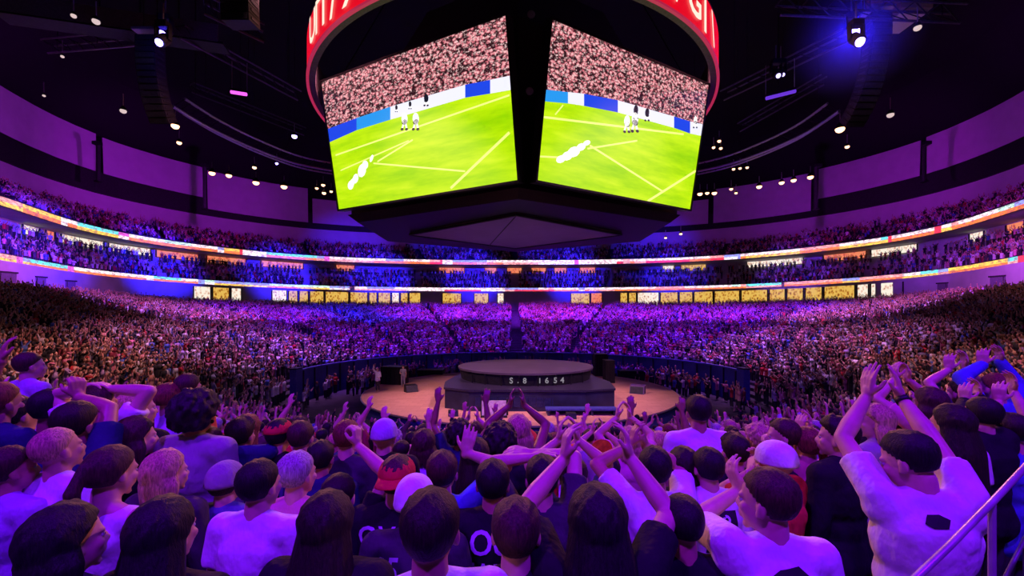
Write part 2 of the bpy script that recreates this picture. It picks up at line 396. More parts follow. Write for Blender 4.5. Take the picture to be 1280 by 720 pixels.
def hair_mesh(style, head, seed=0):
    key = ('hair', style, head, seed)
    if key in _bodies: return _bodies[key]
    hf, R = head_frame(*head); r = random.Random(seed)
    off = {'short': 0.017, 'crop': 0.009, 'long': 0.024, 'bun': 0.017, 'ponytail': 0.017, 'curly': 0.030, 'bob': 0.028, 'flat': 0.016, 'swept': 0.024, 'cap_hair': 0.014}[style]
    nape = {'long': -0.9, 'bob': -0.95, 'crop': -0.62}.get(style, -0.78)
    mb = MB(); mb.ball((0, 0, 0), 1.0, n=44); V = [Vector(v) for v in mb.v]; out = []
    ph = [r.random() * 6.28 for _ in range(6)]
    for d in V:
        thr = float(np.interp(d.y, [-1, -.18, -.02, .12, .28, .45, .75, 1], [nape, nape * .95, -0.30, -0.12, 0.12, 0.26, 0.48, 0.54]))
        if style == 'long': thr -= 0.12 * (d.y < 0.4)
        mk = min(1, max(0, (d.z - thr) / 0.16 + 0.5)); mk = mk * mk * (3 - 2 * mk)
        n = math.sin(d.x * 13 + ph[0]) * math.sin(d.y * 11 + ph[1]) * math.sin(d.z * 9 + ph[2]) + 0.6 * math.sin(d.x * 29 + ph[3] + 4 * d.z) * math.sin(d.y * 23 + ph[4])
        o = off * (1 + (0.16 if style != 'curly' else 0.42) * n)
        if style in ('short', 'crop', 'flat', 'cap_hair', 'swept'): o *= min(1, max(.35, .62 + .75 * d.z))
        if d.y > .3 and style != 'curly': o *= 1 - .5 * min(1, (d.y - .3) / .4)
        if style == 'flat' and d.z > 0.6: o += 0.010 * (d.z - 0.6)
        if style == 'swept' and d.y > 0.2 and d.z > 0.5: o += 0.014
        p = Vector((0.076 * d.x, -0.012 + 0.097 * d.y, 0.028 + 0.092 * d.z)) + d * (o * mk - 0.006 * (1 - mk))
        if style == 'curly': p = Vector((0, -0.018, 0.045)) + (p - Vector((0, -0.018, 0.045))) * (1 + 0.22 * mk)
        out.append(hf(p))
    base = MB(); base.add(out, mb.f)
    if style in ('long', 'bob'):
        L = 0.42 if style == 'long' else 0.17
        for i in range(15):
            a = -PI * (i + 0.5) / 15; x = 0.070 * math.cos(a) * (1 if style == 'bob' else 1.0); y = 0.082 * math.sin(a) - 0.012
            p0 = hf((x, y, 0.02)); w = r.uniform(-.008, .008); ll = L * r.uniform(0.88, 1.08)
            back = 0.075 if style == 'long' else 0.012
            p1 = p0 + Vector((x * 0.35 + w, -back * 0.55, -ll * 0.42)); p2 = p0 + Vector((x * 0.5 + 2 * w, -back * 0.95, -ll))
            p1.y = min(p1.y, p0.y); 
            base.cap(p0, 0.026, p1, 0.030, 8); base.cap(p1, 0.030, p2, 0.013, 8)
    if style == 'bun': base.ball(hf((0, -0.105, 0.085)), (0.042, 0.040, 0.040), n=14)
    if style == 'ponytail':
        p0 = hf((0, -0.115, 0.05)); base.ball(p0, 0.024, n=10)
        base.cap(p0, 0.024, p0 + Vector((0, -0.05, -0.10)), 0.030, 10); base.cap(p0 + Vector((0, -0.05, -0.10)), 0.030, p0 + Vector((0.01, -0.03, -0.30)), 0.010, 10)
    if style == 'curly':
        for i in range(70):
            d = Vector((r.gauss(0, 1), r.gauss(-.25, 1), r.gauss(.45, .9))).normalized()
            if d.y > 0.55 and d.z < 0.5: continue
            base.ball(hf(Vector((0, -0.018, 0.045)) + Vector((d.x * .118, d.y * .132, d.z * .128))), r.uniform(.014, .022), n=8)
    if style in ('long', 'bob', 'bun', 'ponytail', 'curly'): me = fuse(base, 0.006 if style != 'curly' else 0.008, 2 if style != 'curly' else 1)
    else: me = base.mesh('hair', smooth=True)
    _bodies[key] = me; return me
def hat_parts(style, head, parent, mats):
    hf, R = head_frame(*head)
    if style in ('cap', 'cap_back'):
        key = ('hat', style, head)
        if key not in _bodies:
            mb = MB(); mb.ball((0, 0, 0), 1.0, n=32); out = []
            for v in mb.v:
                d = Vector(v); z = max(d.z, -0.02)
                out.append(hf((0.092 * d.x, -0.010 + 0.112 * d.y, 0.040 + 0.088 * z)))
            b = MB(); b.add(out, mb.f); b.ball(hf((0, -0.01, 0.130)), (0.008, 0.008, 0.005), n=8); crown = b.mesh('cap_crown', smooth=True)
            sgn = 1 if style == 'cap' else -1
            b = MB(); top = []; bot = []
            for j in range(9):
                t = -1 + 2 * j / 8; a = t * 0.95; x = 0.088 * math.sin(a) * 1.0; y = 0.105 * math.cos(a)
                for k in range(4):
                    q = k / 3; yy = -0.01 + sgn * (y + q * 0.072 * math.cos(a * 0.8)); zz = 0.046 - 0.020 * q - 0.014 * (t * t) * q + 0.0
                    top.append(hf((x * (1 + 0.05 * q), yy, zz))); bot.append(hf((x * (1 + 0.05 * q), yy, zz - 0.006)))
            fs = []; n0 = len(top)
            for j in range(8):
                for k in range(3):
                    a = j * 4 + k; fs.append((a, a + 1, a + 5, a + 4)); fs.append((n0 + a + 4, n0 + a + 5, n0 + a + 1, n0 + a))
            for j in range(8):
                a = j * 4; fs.append((a, a + 4, n0 + a + 4, n0 + a)); a += 3; fs.append((a + 4, a, n0 + a, n0 + a + 4))
            for k in range(3):
                a = k; fs.append((a + 1, a, n0 + a, n0 + a + 1)); a = 32 + k; fs.append((a, a + 1, n0 + a + 1, n0 + a))
            b.add(top + bot, fs); _bodies[key] = (crown, b.mesh('cap_brim', smooth=True))
        c, br = _bodies[key]
        o = part('cap_crown', c, parent, mats); part('cap_brim', br, o, mats); return o
    key = ('hat', style, head)
    if key not in _bodies:
        mb = MB(); mb.ball((0, 0, 0), 1.0, n=36); out = []
        for v in mb.v:
            d = Vector(v); z = max(d.z, -0.30); rib = 1 + 0.012 * math.sin(math.atan2(d.y, d.x) * 30)
            k = rib * (1.05 if z < -0.05 else 1.0)
            out.append(hf((0.093 * d.x * k, -0.012 + 0.114 * d.y * k, 0.040 + 0.105 * z)))
        b = MB(); b.add(out, mb.f); _bodies[key] = b.mesh('knit_hat', smooth=True)
    return part('knit_hat', _bodies[key], parent, mats)
def part(name, me, parent, mat):
    """Child mesh sharing its mesh data; its material sits on the object."""
    o = bpy.data.objects.new(name, me)
    if not me.materials: me.materials.append(mat)
    link(o, parent); o.material_slots[0].link = 'OBJECT'; o.material_slots[0].material = mat
    return o
_bvh = {}
def back_print(parent, shirt_me, texts, mat, name='lettering', front=False):
    """Lettering or marks laid on the back of a shirt: [(text or polygon, x, z, size)]."""
    if id(shirt_me) not in _bvh:
        bm = bmesh.new(); bm.from_mesh(shirt_me); _bvh[id(shirt_me)] = BVHTree.FromBMesh(bm); bm.free()
    T = _bvh[id(shirt_me)]; bmx = bmesh.new()
    for tx, x, z, size in texts:
        if isinstance(tx, str): tm = text_mesh(tx, size, bold=size * 0.018); bmx.from_mesh(tm); bpy.data.meshes.remove(tm)
        else:
            vs = [bmx.verts.new((px, py, 0)) for px, py in tx]; bmx.faces.new(vs)
        for v in bmx.verts:
            if v.tag: continue
            v.co = Vector((x + v.co.x, 0, z + v.co.y)); v.tag = True
    bmesh.ops.triangulate(bmx, faces=bmx.faces[:])
    for _ in range(3):
        es = [e for e in bmx.edges if e.calc_length() > 0.022]
        if not es: break
        bmesh.ops.subdivide_edges(bmx, edges=es, cuts=1); bmesh.ops.triangulate(bmx, faces=bmx.faces[:])
    sg = 1 if front else -1
    for v in bmx.verts:
        h = T.ray_cast(Vector((v.co.x, sg * 0.6, v.co.z)), Vector((0, -sg, 0)))
        v.co.y = (h[0].y if h[0] is not None else sg * 0.12) + sg * 0.005
    me = bpy.data.meshes.new(name); bmx.to_mesh(me); bmx.free(); me.materials.append(mat)
    return link(bpy.data.objects.new(name, me), parent)

def bowl_floor(x, y):
    """Height of the tread below a point of the lower bowl."""
    return row_z(row_of(x, y))
def make_person(x, y, z, face, scale, label, skin='light', hair=('short', 'dark brown'), shirt=('tee', 'white'), trousers='charcoal',
                arms=('down', 'down'), head=(0.0, 0.0, 0.0), wd=1.0, hat=None, fine=0.012, curl=(0.25, 0.25), group=None, detail=True, name='person'):
    root = empty(name, (x, y, z), face - PI / 2, scale); tag(root, label, 'person', group)
    b = part('body', body_mesh(arms[0], arms[1], head, wd, fine, curl), root, sk(skin))
    sm = None
    if shirt:
        sm = shirt_mesh(arms[0], arms[1], shirt[0], wd, 0.014 if detail else 0.022)
        part({'tee': 't_shirt', 'tank': 'tank_top', 'jacket': 'jacket', 'jersey': 'jersey'}[shirt[0]], sm, root, cl(shirt[1]))
    part('trousers', trouser_mesh(wd), root, cl(trousers))
    if hair: part('hair', hair_mesh(hair[0], head), root, hr(hair[1]))
    if hat: hat_parts(hat[0], head, root, cl(hat[1]))
    if detail:
        hf, R = head_frame(*head)
        for s in (-1, 1):
            part('shoe', shoe_mesh(s), root, cl('black' if len(label) % 2 else 'white'))
            eb = MB().ball(hf((0.030 * s, 0.076, 0.001)), 0.0115, n=12); eb.ball(hf((0.030 * s, 0.0825, 0.001)), 0.0066, 1, n=8)
            eb.build('eye', [M('eye_white', (0.45, 0.42, 0.42), 0.25, var=0.05), M('eye_dark', (0.02, 0.012, 0.01), 0.2)], root, True)
    return root, sm

# ================================================================== THE ARENA
_TH = [0, 20, 35, 46, 55.8, 61.5, 66.6, 71.8, 78.3, 90, 110, 140, 180]
_RR = [63.6, 66.5, 71.5, 73.5, 72.9, 72.0, 68.9, 63.5, 57.5, 55.0, 56.0, 60.0, 62.0]
def R_rib(th):
    """Plan radius of the balcony fronts at the angle th (0 = far side, degrees to either side)."""
    d = abs(math.degrees(math.atan2(math.sin(th), math.cos(th))))
    s = 0
    for k in (-6, -3, 0, 3, 6): s += float(np.interp(abs(d + k) if d + k <= 180 else 360 - d - k, _TH, _RR))
    return s / 5
def R_top(th): return R_rib(th) - 6.0
NROW = 43
def row_r(k, th):
    return 17.9 + 0.9 * k if k <= 18 else 34.1 + (R_top(th) - 34.1) * (k - 18) / 24
def row_z(k):
    if k < 0: return -1.0
    if k <= 18: return float(np.interp(17.9 + 0.9 * k, [17, 27, 30.5, 32.8, 34.1], [-.9, 1.95, 2.85, 3.3, 3.55]))
    return 3.55 + (k - 18) / 24 * 4.1
def row_of(x, y):
    r = math.hypot(x - CX, y - CY); th = math.atan2(x - CX, y - CY)
    if r < 17.45: return -1
    if r <= 34.55: return int(round((r - 17.9) / 0.9))
    return min(NROW - 1, 18 + int(round((r - 34.1) / (R_top(th) - 34.1) * 24)))
def pol(r, th, z): return (CX + r * math.sin(th), CY + r * math.cos(th), z)

def ring(prof_fn, name, mat, n=150, t0=-PI, t1=PI, kind='structure', mats=None, mi_fn=None, closed=None, parent=None):
    """Sweep a profile (list of (r, z) for an angle) round the arena as one mesh."""
    closed = abs(t1 - t0 - 2 * PI) < 1e-6 if closed is None else closed
    m = n if closed else n + 1; V = []; Fc = []; mi = []; P = None
    for i in range(m):
        th = t0 + (t1 - t0) * i / n; pr = prof_fn(th); P = len(pr)
        V += [pol(r, th, z) for r, z in pr]
    for i in range(n):
        a = i * P; b = ((i + 1) % m) * P
        for j in range(P - 1):
            Fc.append((a + j, b + j, b + j + 1, a + j + 1)); mi.append(mi_fn(i, j) if mi_fn else 0)
    mb = MB(); mb.v = V; mb.f = Fc; mb.m = mi
    o = mb.build(name, mats or [mat], parent)
    if kind: o['kind'] = kind
    return o

concrete = M('dark_concrete', (0.035, 0.033, 0.040), 0.8, var=0.4, nscale=3, bump=0.2)
black = M('black_paint', (0.010, 0.010, 0.012), 0.7, var=0.4, nscale=4)
blackmetal = M('black_metal', (0.020, 0.020, 0.024), 0.45, 0.6, var=0.4, nscale=6)
steel = M('steel', (0.62, 0.58, 0.62), 0.35, 0.9, var=0.3, nscale=20)
panelwhite = M('wall_panel', (0.55, 0.50, 0.58), 0.8, var=0.06, nscale=0.6)
greywall = M('grey_wall', (0.40, 0.38, 0.42), 0.8, var=0.12, nscale=0.5)

# floor slab
mb = MB(); mb.lathe([(17.6, -1.25), (17.6, -1.0)], (CX, CY, 0), 96)
tag(mb.build('floor', M('arena_floor', (0.05, 0.045, 0.06), 0.6, var=0.4, nscale=1.5)), kind='structure')
# terraces of the lower bowl
def terr(th):
    pr = [(17.45, -1.2)]
    for k in range(NROW):
        r = row_r(k, th); rn = row_r(k + 1, th) if k < NROW - 1 else R_top(th) + 0.5
        z = row_z(k); pr += [((row_r(k - 1, th) + r) / 2 if k else 17.45, z), ((r + rn) / 2, z)]
    return pr
ring(terr, 'floor_lower_bowl', concrete, 140)
# concourse wall behind the lower bowl, up to the first balcony front
ring(lambda th: [(R_top(th) + .45, 7.65), (R_rib(th) - 1.0, 7.65), (R_rib(th) - 1.0, 12.1), (R_rib(th) - .25, 12.1)], 'wall_concourse', greywall, 150)
# first balcony: five stepped rows behind the front
def tier1(th):
    R = R_rib(th); pr = [(R, 12.0), (R, 13.0), (R + .25, 13.0), (R + .25, 12.5)]
    for k in range(5): pr += [(R + .3 + k, 12.5 + .68 * k), (R + 1.3 + k, 12.5 + .68 * k)]
    return pr + [(R + 5.3, 17.9), (R + 5.3, 18.4), (R - .2, 18.4)]
ring(tier1, 'floor_middle_balcony', greywall, 150)
def tier2(th):
    R = R_rib(th); pr = [(R - .1, 18.45), (R - .1, 19.6), (R + .2, 19.6), (R + .2, 18.8)]
    for k in range(9): pr += [(R + .2 + k, 18.6 + .52 * k), (R + 1.2 + k, 18.6 + .52 * k)]
    return pr + [(R + 9.3, 23.3)]
ring(tier2, 'floor_upper_balcony', concrete, 150)
ring(lambda th: [(R_rib(th) + 9.3, 23.2), (R_rib(th) + 9.6, 27.0)], 'wall_upper', panelwhite, 150)
ring(lambda th: [(R_rib(th) + 9.65, 27.0), (R_rib(th) + 9.0, 27.0), (R_rib(th) + 9.0, 30.6), (R_rib(th) + 9.65, 30.6)], 'trim_soffit', black, 150)
ring(lambda th: [(R_rib(th) + 9.8, 30.4), (R_rib(th) + 10.6, 37.0), (R_rib(th) + 2, 44.0), (30, 47.0), (0.01, 47.0)], 'ceiling', M('ceiling_black', (0.006, 0.006, 0.007), 0.9, var=0.3), 100)
# big pale wall panels hung above the soffit, each one a thing
panel_places = [(-420, 119, 30.4, 36.8), (127, 252, 30.4, 36.6), (259, 384, 28.2, 36.2), (390, 470, 28.2, 34.0),
                (1700, 1158, 30.4, 36.8), (1151, 1024, 30.4, 36.6), (1015, 892, 28.2, 36.2), (886, 810, 28.2, 34.0)]
pnames = ['pale wall panel running off the left frame edge', 'pale wall panel between the seam pole and the dark column, left wall',
          'dimmer tall pale wall panel behind the left curved truss', 'darkest pale wall panel, partly behind the left screen',
          'pale wall panel running off the right frame edge', 'pale wall panel between the seam pole and the dark column, right wall',
          'dimmer tall pale wall panel behind the right curved truss', 'darkest pale wall panel, partly behind the right screen']
def th_at(px, dr=9.2):
    best = min((abs(proj(*pol(R_rib(t) + dr, t, 0))[0] - px), t) for t in np.linspace(-1.9, 1.9, 1901) if pol(R_rib(t) + dr, t, 0)[1] > 5); return best[1]
for (a0, a1, z0, z1), lb in zip(panel_places, pnames):
    a0, a1 = sorted((th_at(a0), th_at(a1))); n = 14; mb = MB(); V = []
    for i in range(n + 1):
        th = a0 + (a1 - a0) * i / n; R = R_rib(th) + 8.45
        V += [pol(R, th, z0), pol(R + .5, th, z1), pol(R + .65, th, z1), pol(R + .15, th, z0)]
    fs = [(0, 1, 2, 3), (n * 4 + 3, n * 4 + 2, n * 4 + 1, n * 4)]
    for i in range(n):
        for j in range(4):
            fs.append((i * 4 + j, (i + 1) * 4 + j, (i + 1) * 4 + (j + 1) % 4, i * 4 + (j + 1) % 4))
    mb.add(V, fs); tag(mb.build('wall_panel', panelwhite), lb, 'panel')

# ------------------------------------------------------------------ LED ribbon boards
def led_mat():
    m, nt, b = newmat('led_ribbon')
    at = nt.nodes.new('ShaderNodeAttribute'); at.attribute_name = 'led'
    v = coords(nt, 'Object', (1, 1, 3)); f = noise(nt, v, 1.7, 3, 0.7)
    c = mixrgb(nt, ramp(nt, f, [(0.40, (0.25, 0.25, 0.25)), (0.58, (1, 1, 1))]), (0.20, 0.03, 0.10), at.outputs['Color'])
    b.inputs['Base Color'].default_value = (0.02, 0.02, 0.02, 1)
    nt.links.new(c, b.inputs['Emission Color']); b.inputs['Emission Strength'].default_value = 1.7
    return m
LED = led_mat()
PAL = {'w': (1, .86, .95), 'c': (.10, .85, .95), 'y': (1, .62, .08), 'o': (1, .22, .03), 'p': (1, .40, .42), 'm': (.75, .10, .70), 'r': (.95, .03, .06), 'b': (.25, .35, 1), 'l': (.55, .95, .8), 'k': (.01, .01, .02)}
def ribbon(z0, z1, seed, label, dr=0.0):
    r = random.Random(seed); n = 560; rows = 4
    root = empty('ribbon_board', pol(R_rib(0) - 0.3 - dr, 0, z0)); tag(root, label, 'screen')
    th0, th1 = -2.0, 2.0; V = []; Fc = []; cols = []
    for i in range(n + 1):
        th = th0 + (th1 - th0) * i / n; R = R_rib(th) - 0.30 - dr
        V += [pol(R, th, z0 + (z1 - z0) * j / rows) for j in range(rows + 1)]
    i = 0; seq = []
    while len(seq) < n:
        far = abs(len(seq) - n / 2) < 90
        L = r.choice([2, 3, 5, 8, 12, 18]); t = r.choice('wwwwwbwp' if far else 'cwlywpbwycmw'); bt = r.choice('opowprkwo' if far else 'oyooyopoywo')
        if r.random() < 0.12: t = bt = r.choice('rkmb'); L = r.choice([1, 2])
        seq += [(t, bt)] * L
    for i in range(n):
        for j in range(rows):
            a = i * (rows + 1) + j; Fc.append((a, a + 1, a + rows + 2, a + rows + 1))
            t, bt = seq[i]; c = PAL[t if j >= 2 else bt]; k = r.uniform(.75, 1.1)
            cols.append((c[0] * k, c[1] * k, c[2] * k, 1))
    mb = MB(); mb.v = V; mb.f = Fc; mb.m = []
    o = mb.build('led_display', [LED], root); o.location = -root.location
    at = o.data.color_attributes.new('led', 'FLOAT_COLOR', 'CORNER')
    at.data.foreach_set('color', np.repeat(np.array(cols, 'f'), 4, axis=0).ravel())
    h = ring(lambda th: [(R_rib(th) - .22 - dr, z0 - .06), (R_rib(th) - .22 - dr, z1 + .06), (R_rib(th) - .12, z1 + .06), (R_rib(th) - .12, z0 - .06), (R_rib(th) - .22 - dr, z0 - .06)],
             'housing', blackmetal, 150, -2.0, 2.0, None, parent=root); h.location = -root.location
ribbon(18.35, 19.35, 3, 'glowing coloured ribbon screen on the front of the upper balcony')
ribbon(12.05, 12.95, 5, 'glowing coloured ribbon screen on the front of the lower balcony')

# ------------------------------------------------------------------ lit suites (windows of the building)
def lit_mat(name, a, b_, c, s):
    m, nt, b = newmat(name); v = coords(nt, 'Object', (1, 1, 0.7))
    vo = nt.nodes.new('ShaderNodeTexVoronoi'); vo.inputs['Scale'].default_value = 2.4; nt.links.new(v, vo.inputs['Vector'])
    f = noise(nt, v, 3.0, 4, 0.7)
    mul = nt.nodes.new('ShaderNodeMath'); mul.operation = 'MULTIPLY_ADD'
    nt.links.new(vo.outputs['Distance'], mul.inputs[0]); mul.inputs[1].default_value = 0.8; nt.links.new(f, mul.inputs[2])
    c_ = ramp(nt, mul.outputs[0], [(0.45, a), (0.68, b_), (0.95, c)])
    b.inputs['Base Color'].default_value = (0.02, 0.02, 0.02, 1)
    nt.links.new(c_, b.inputs['Emission Color']); b.inputs['Emission Strength'].default_value = s; return m
gold = lit_mat('suite_gold', (.03, .008, .004), (.60, .20, .015), (1, .62, .12), .8)
cream = lit_mat('suite_cream', (.08, .02, .02), (.8, .45, .32), (1, .9, .75), 1.0)
redlit = lit_mat('suite_red', (.25, .03, .03), (.7, .10, .07), (.9, .25, .12), 1.0)
nwin = 0
def suite(a0, a1, rr, z0, z1, mat, glass=True):
    """A lit opening with its jambs standing out from the wall."""
    global nwin
    nwin += 1; a0, a1 = math.radians(a0), math.radians(a1); mb = MB(); n = 4
    for i in range(n):
        t0 = a0 + (a1 - a0) * i / n; t1 = a0 + (a1 - a0) * (i + 1) / n
        mb.add([pol(rr(t0) - .05, t0, z0), pol(rr(t1) - .05, t1, z0), pol(rr(t1) - .05, t1, z1), pol(rr(t0) - .05, t0, z1)], [(0, 1, 2, 3)], 0)
    for t in (a0, a1):
        x, y, _ = pol(rr(t) - .25, t, 0); mb.box((x, y, (z0 + z1) / 2), (.16, .16, z1 - z0), -t, 1)
    x0, y0, _ = pol(rr(a0) - .25, a0, z0); x1, y1, _ = pol(rr(a1) - .25, a1, z0); mb.bar((x0, y0, z0), (x1, y1, z0), .07, n=4, mi=1)
    tag(mb.build('window_%d' % nwin, [mat, black]), kind='structure')
rw = random.Random(11)
a = -62.0
while a < 63:                                   # row under the lower ribbon
    w_ = rw.choice([1.6, 2.4, 3.2, 4.0]); pxa = a
    lit = (-58 < a < -13) or (10 < a < 58); p = 0.93 if lit else 0.35
    if rw.random() < p and a + w_ < 64:
        suite(a, a + w_ - .25, lambda t: R_rib(t) - 1.0, 8.3, 11.6, gold if rw.random() < .7 and abs(a) < 54 else (cream if rw.random() < .7 else redlit))
    a += w_
for a0, a1, mt in ((-71.5, -69.6, cream), (-68.9, -67.9, redlit), (-67.2, -62.6, cream), (-62.1, -57.5, cream), (-56.9, -52, redlit), (-51, -46, redlit), (-44, -38, redlit), (-33, -30, redlit),
                   (-15, -10, redlit), (-6, -3.6, redlit), (-1.5, 1.5, redlit), (3.4, 6.4, redlit), (8, 10.5, redlit), (13, 16, redlit), (28, 30, cream), (31, 35, gold), (41, 48.5, cream), (51, 56, redlit), (56.5, 61.5, cream), (67, 68.6, cream), (71, 73, redlit)):
    suite(a0, a1, lambda t: R_rib(t) + 5.2, 16.9, 18.2, mt)
# pale concourse doors and blank bays at both sides
for i, (a0, a1) in enumerate(((-79, -76.5), (-74, -72.5), (-70, -68.5), (73, 75.2), (66, 67.6), (78, 79.5))):
    for_ = MB(); t = math.radians((a0 + a1) / 2); x, y, _ = pol(R_rib(t) - 1.1, t, 0)
    wd_ = R_rib(t) * math.radians(a1 - a0); for_.box((x, y, 9.2), (wd_, .12, 3.0), -t, 0); for_.box((x, y, 10.8), (wd_ + .3, .2, .18), -t, 1); for_.box((x, y, 9.2), (.05, .2, 3.0), -t, 1)
    tag(for_.build('door_%d' % (i + 1), [M('door_grey', (.10, .09, .13), .6), black]), kind='structure')

# ------------------------------------------------------------------ stage
def T_(x, y, z): return (CX + x, CY + y, z)
st = empty('stage', (CX, CY, -1.0)); tag(st, 'round wooden stage floor with dark blue skirt in the middle of the arena', 'stage')
m, nt, b = newmat('stage_wood'); v = coords(nt, 'Object')
br = nt.nodes.new('ShaderNodeTexBrick'); nt.links.new(v, br.inputs['Vector']); br.inputs['Scale'].default_value = 0.55
br.inputs['Color1'].default_value = (.62, .34, .22, 1); br.inputs['Color2'].default_value = (.54, .28, .18, 1); br.inputs['Mortar'].default_value = (.40, .20, .13, 1); br.inputs['Mortar Size'].default_value = .006
nt.links.new(br.outputs['Color'], b.inputs['Base Color']); b.inputs['Roughness'].default_value = 0.55
wood = m
mb = MB(); mb.lathe([(12.0, 0.93), (12.0, 1.0)], (0, 0, 0), 128); mb.build('deck', wood, st)
blueskirt = M('blue_skirt', (0.03, 0.04, 0.16), 0.6, var=0.3)
mb = MB(); mb.lathe([(11.9, 0.0), (11.9, 0.93)], (0, 0, 0), 128); mb.build('skirt', blueskirt, st)
mb = MB(); mb.lathe([(12.02, 0.90), (12.06, 0.90), (12.06, 0.98), (12.02, 0.98), (12.02, 0.90)], (0, 0, 0), 128); mb.build('edge_trim', steel, st)
# two tier platform
pf = empty('stage_platform', (1.0, 31.0, 0.0)); tag(pf, 'black two tier platform in the centre of the wooden stage', 'platform')
darkblue = M('platform_black', (0.016, 0.018, 0.045), 0.5, var=0.5, nscale=1.2)
mb = MB(); poly = [(-5.2, -4.6), (-3.6, -5.5), (3.4, -5.7), (5.3, -5.0), (5.6, -2.2), (5.0, 1.5), (3.2, 4.4), (-3.2, 4.4), (-5.1, 1.5), (-5.5, -2.2)]
mb.prism(poly, 0.0, 1.18); mb.build('lower_tier', darkblue, pf)
mb = MB(); mb.prism([(x * 1.012, y * 1.012) for x, y in poly], 1.18, 1.30); mb.build('lower_deck_edge', M('edge_purple', (.035, .03, .06), .4, .2), pf)
mb = MB(); mb.lathe([(4.75, 1.30), (4.9, 2.0)], (0, .6, 0), 72); mb.build('upper_tier', black, pf)
mb = MB(); mb.lathe([(4.98, 2.0), (4.98, 2.12)], (0, .6, 0), 72); mb.build('upper_deck', M('upper_deck_grey', (.085, .065, .095), .5, var=.2, nscale=.7), pf)
mb = MB()
for i in range(14): mb.box((-3.0 + i * .46, -5.62, .55), (.40, .05, .55), 0)
mb.build('front_grille', M('grille_blue', (.03, .035, .10), .4, .5), pf)
for t in np.linspace(-2.4, -0.72, 8): MB().bar((4.97 * math.cos(t), .6 + 4.97 * math.sin(t), 1.3), (4.97 * math.cos(t), .6 + 4.97 * math.sin(t), 2.0), .035).build('tier_post', blackmetal, pf)
# pale writing on the front of the upper tier
bmx = bmesh.new()
for s_, x, sz in (('S', -1.05, .62), ('.', -.62, .5), ('8', -.2, .58), ('1', .75, .55), ('6', 1.2, .6), ('5', 1.75, .6), ('4', 2.2, .6)):
    tm = text_mesh(s_, sz * .82, .02, .01); tm.transform(Matrix.Translation((x, -4.42 + .06 * x * x, 1.66)) @ Matrix.Rotation(PI / 2, 4, 'X')); bmx.from_mesh(tm); bpy.data.meshes.remove(tm)
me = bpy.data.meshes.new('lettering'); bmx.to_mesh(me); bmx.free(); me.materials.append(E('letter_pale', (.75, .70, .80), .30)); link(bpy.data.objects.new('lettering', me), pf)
# pale cube, low bench, monitors, cases
def thingbox(name, label, cat, base, group=None): 
    e = empty(name, base); tag(e, label, cat, group); return e
p = W(617, 524, 23.4); e = thingbox('display_stand', 'pale square board on a black stand at the front of the stage', 'stand', (p.x, 23.9, 0))
MB().box((0, -.02, .52), (1.38, .10, .84)).build('board', M('board_pale', (.62, .50, .60), .5), e)
mb = MB(); mb.box((0, .10, .06), (1.5, .55, .12)); mb.bar((-.72, .1, .1), (-.72, .08, 1.0), .05); mb.bar((.74, .1, .1), (.74, .08, 1.0), .07); mb.box((0, .2, .5), (1.2, .3, .75)); mb.build('stand_frame', black, e)
e = thingbox('stage_bench', 'long low blue bench in front of the black platform', 'bench', (4.0, 24.55, 0))
MB().box((0, 0, .36), (4.1, .7, .10)).build('bench_top', M('bench_blue', (.05, .06, .28), .5), e); mb = MB()
for x in (-1.9, -.6, .6, 1.9): mb.box((x, 0, .155), (.12, .6, .31))
mb.build('bench_leg', darkblue, e); MB().box((0, .28, .18), (4.0, .06, .3)).build('back_board', blueskirt, e)
def monitor(x, y, rz, label, mat, s=1.0):
    e = empty('stage_monitor', (x, y, 0), rz, s); tag(e, label, 'speaker')
    mb = MB(); mb.add([(-.35, -.25, 0), (.35, -.25, 0), (.35, .25, 0), (-.35, .25, 0), (-.35, -.12, .38), (.35, -.12, .38), (.35, .25, .42), (-.35, .25, .42)],
                      [(3, 2, 1, 0), (4, 5, 6, 7), (0, 1, 5, 4), (1, 2, 6, 5), (2, 3, 7, 6), (3, 0, 4, 7)]); mb.build('case', mat, e)
    mb = MB(); mb.add([(-.31, -.245, .03), (.31, -.245, .03), (.31, -.135, .35), (-.31, -.135, .35), (-.31, -.26, .03), (.31, -.26, .03), (.31, -.15, .35), (-.31, -.15, .35)], [(4, 5, 6, 7), (0, 1, 5, 4), (1, 2, 6, 5), (2, 3, 7, 6), (3, 0, 4, 7)]); mb.build('grille', blackmetal, e)
p = W(513, 490, 32.2); monitor(p.x, 32.4, .6, 'dark wedge speaker on the wood beside the black riser', blackmetal, 1.3)
p = W(798, 491, 31.5); monitor(p.x, 31.7, -.5, 'dark wedge speaker alone on the right half of the wooden floor', M('monitor_purple', (.10, .05, .16), .5), 1.5)
p = W(712, 519, 24.2); monitor(p.x, 23.6, 0, 'tiny black wedge speaker in front of the blue bench', black, .8)
p = W(566, 524, 24); monitor(p.x, 24.2, .2, 'tiny black wedge speaker left of the pale square board', black, .8)
risers = []
def riser(x0, x1, y, h, label, dd=1.4, rz=0.0, z=0.0):
    risers.append(((x0 + x1) / 2, y, abs(x1 - x0) / 2 + .6)); e = empty('equipment_riser', ((x0 + x1) / 2, y, z), rz); tag(e, label, 'equipment case'); w_ = abs(x1 - x0)
    MB().box((0, 0, h / 2), (w_, dd, h)).build('case', black, e); mb = MB()
    for x in np.linspace(-w_ / 2 + .1, w_ / 2 - .1, 5): mb.box((x, -dd / 2 - .015, h / 2), (.06, .04, h * .92))
    mb.build('rib', blackmetal, e); MB().box((0, 0, h + .03), (w_ + .06, dd + .06, .06)).build('lid', blackmetal, e)
riser(W(477, 485, 36).x, W(505, 485, 36).x, 36.6, 1.45, 'black equipment riser at the left end of the wooden stage', rz=-.25)
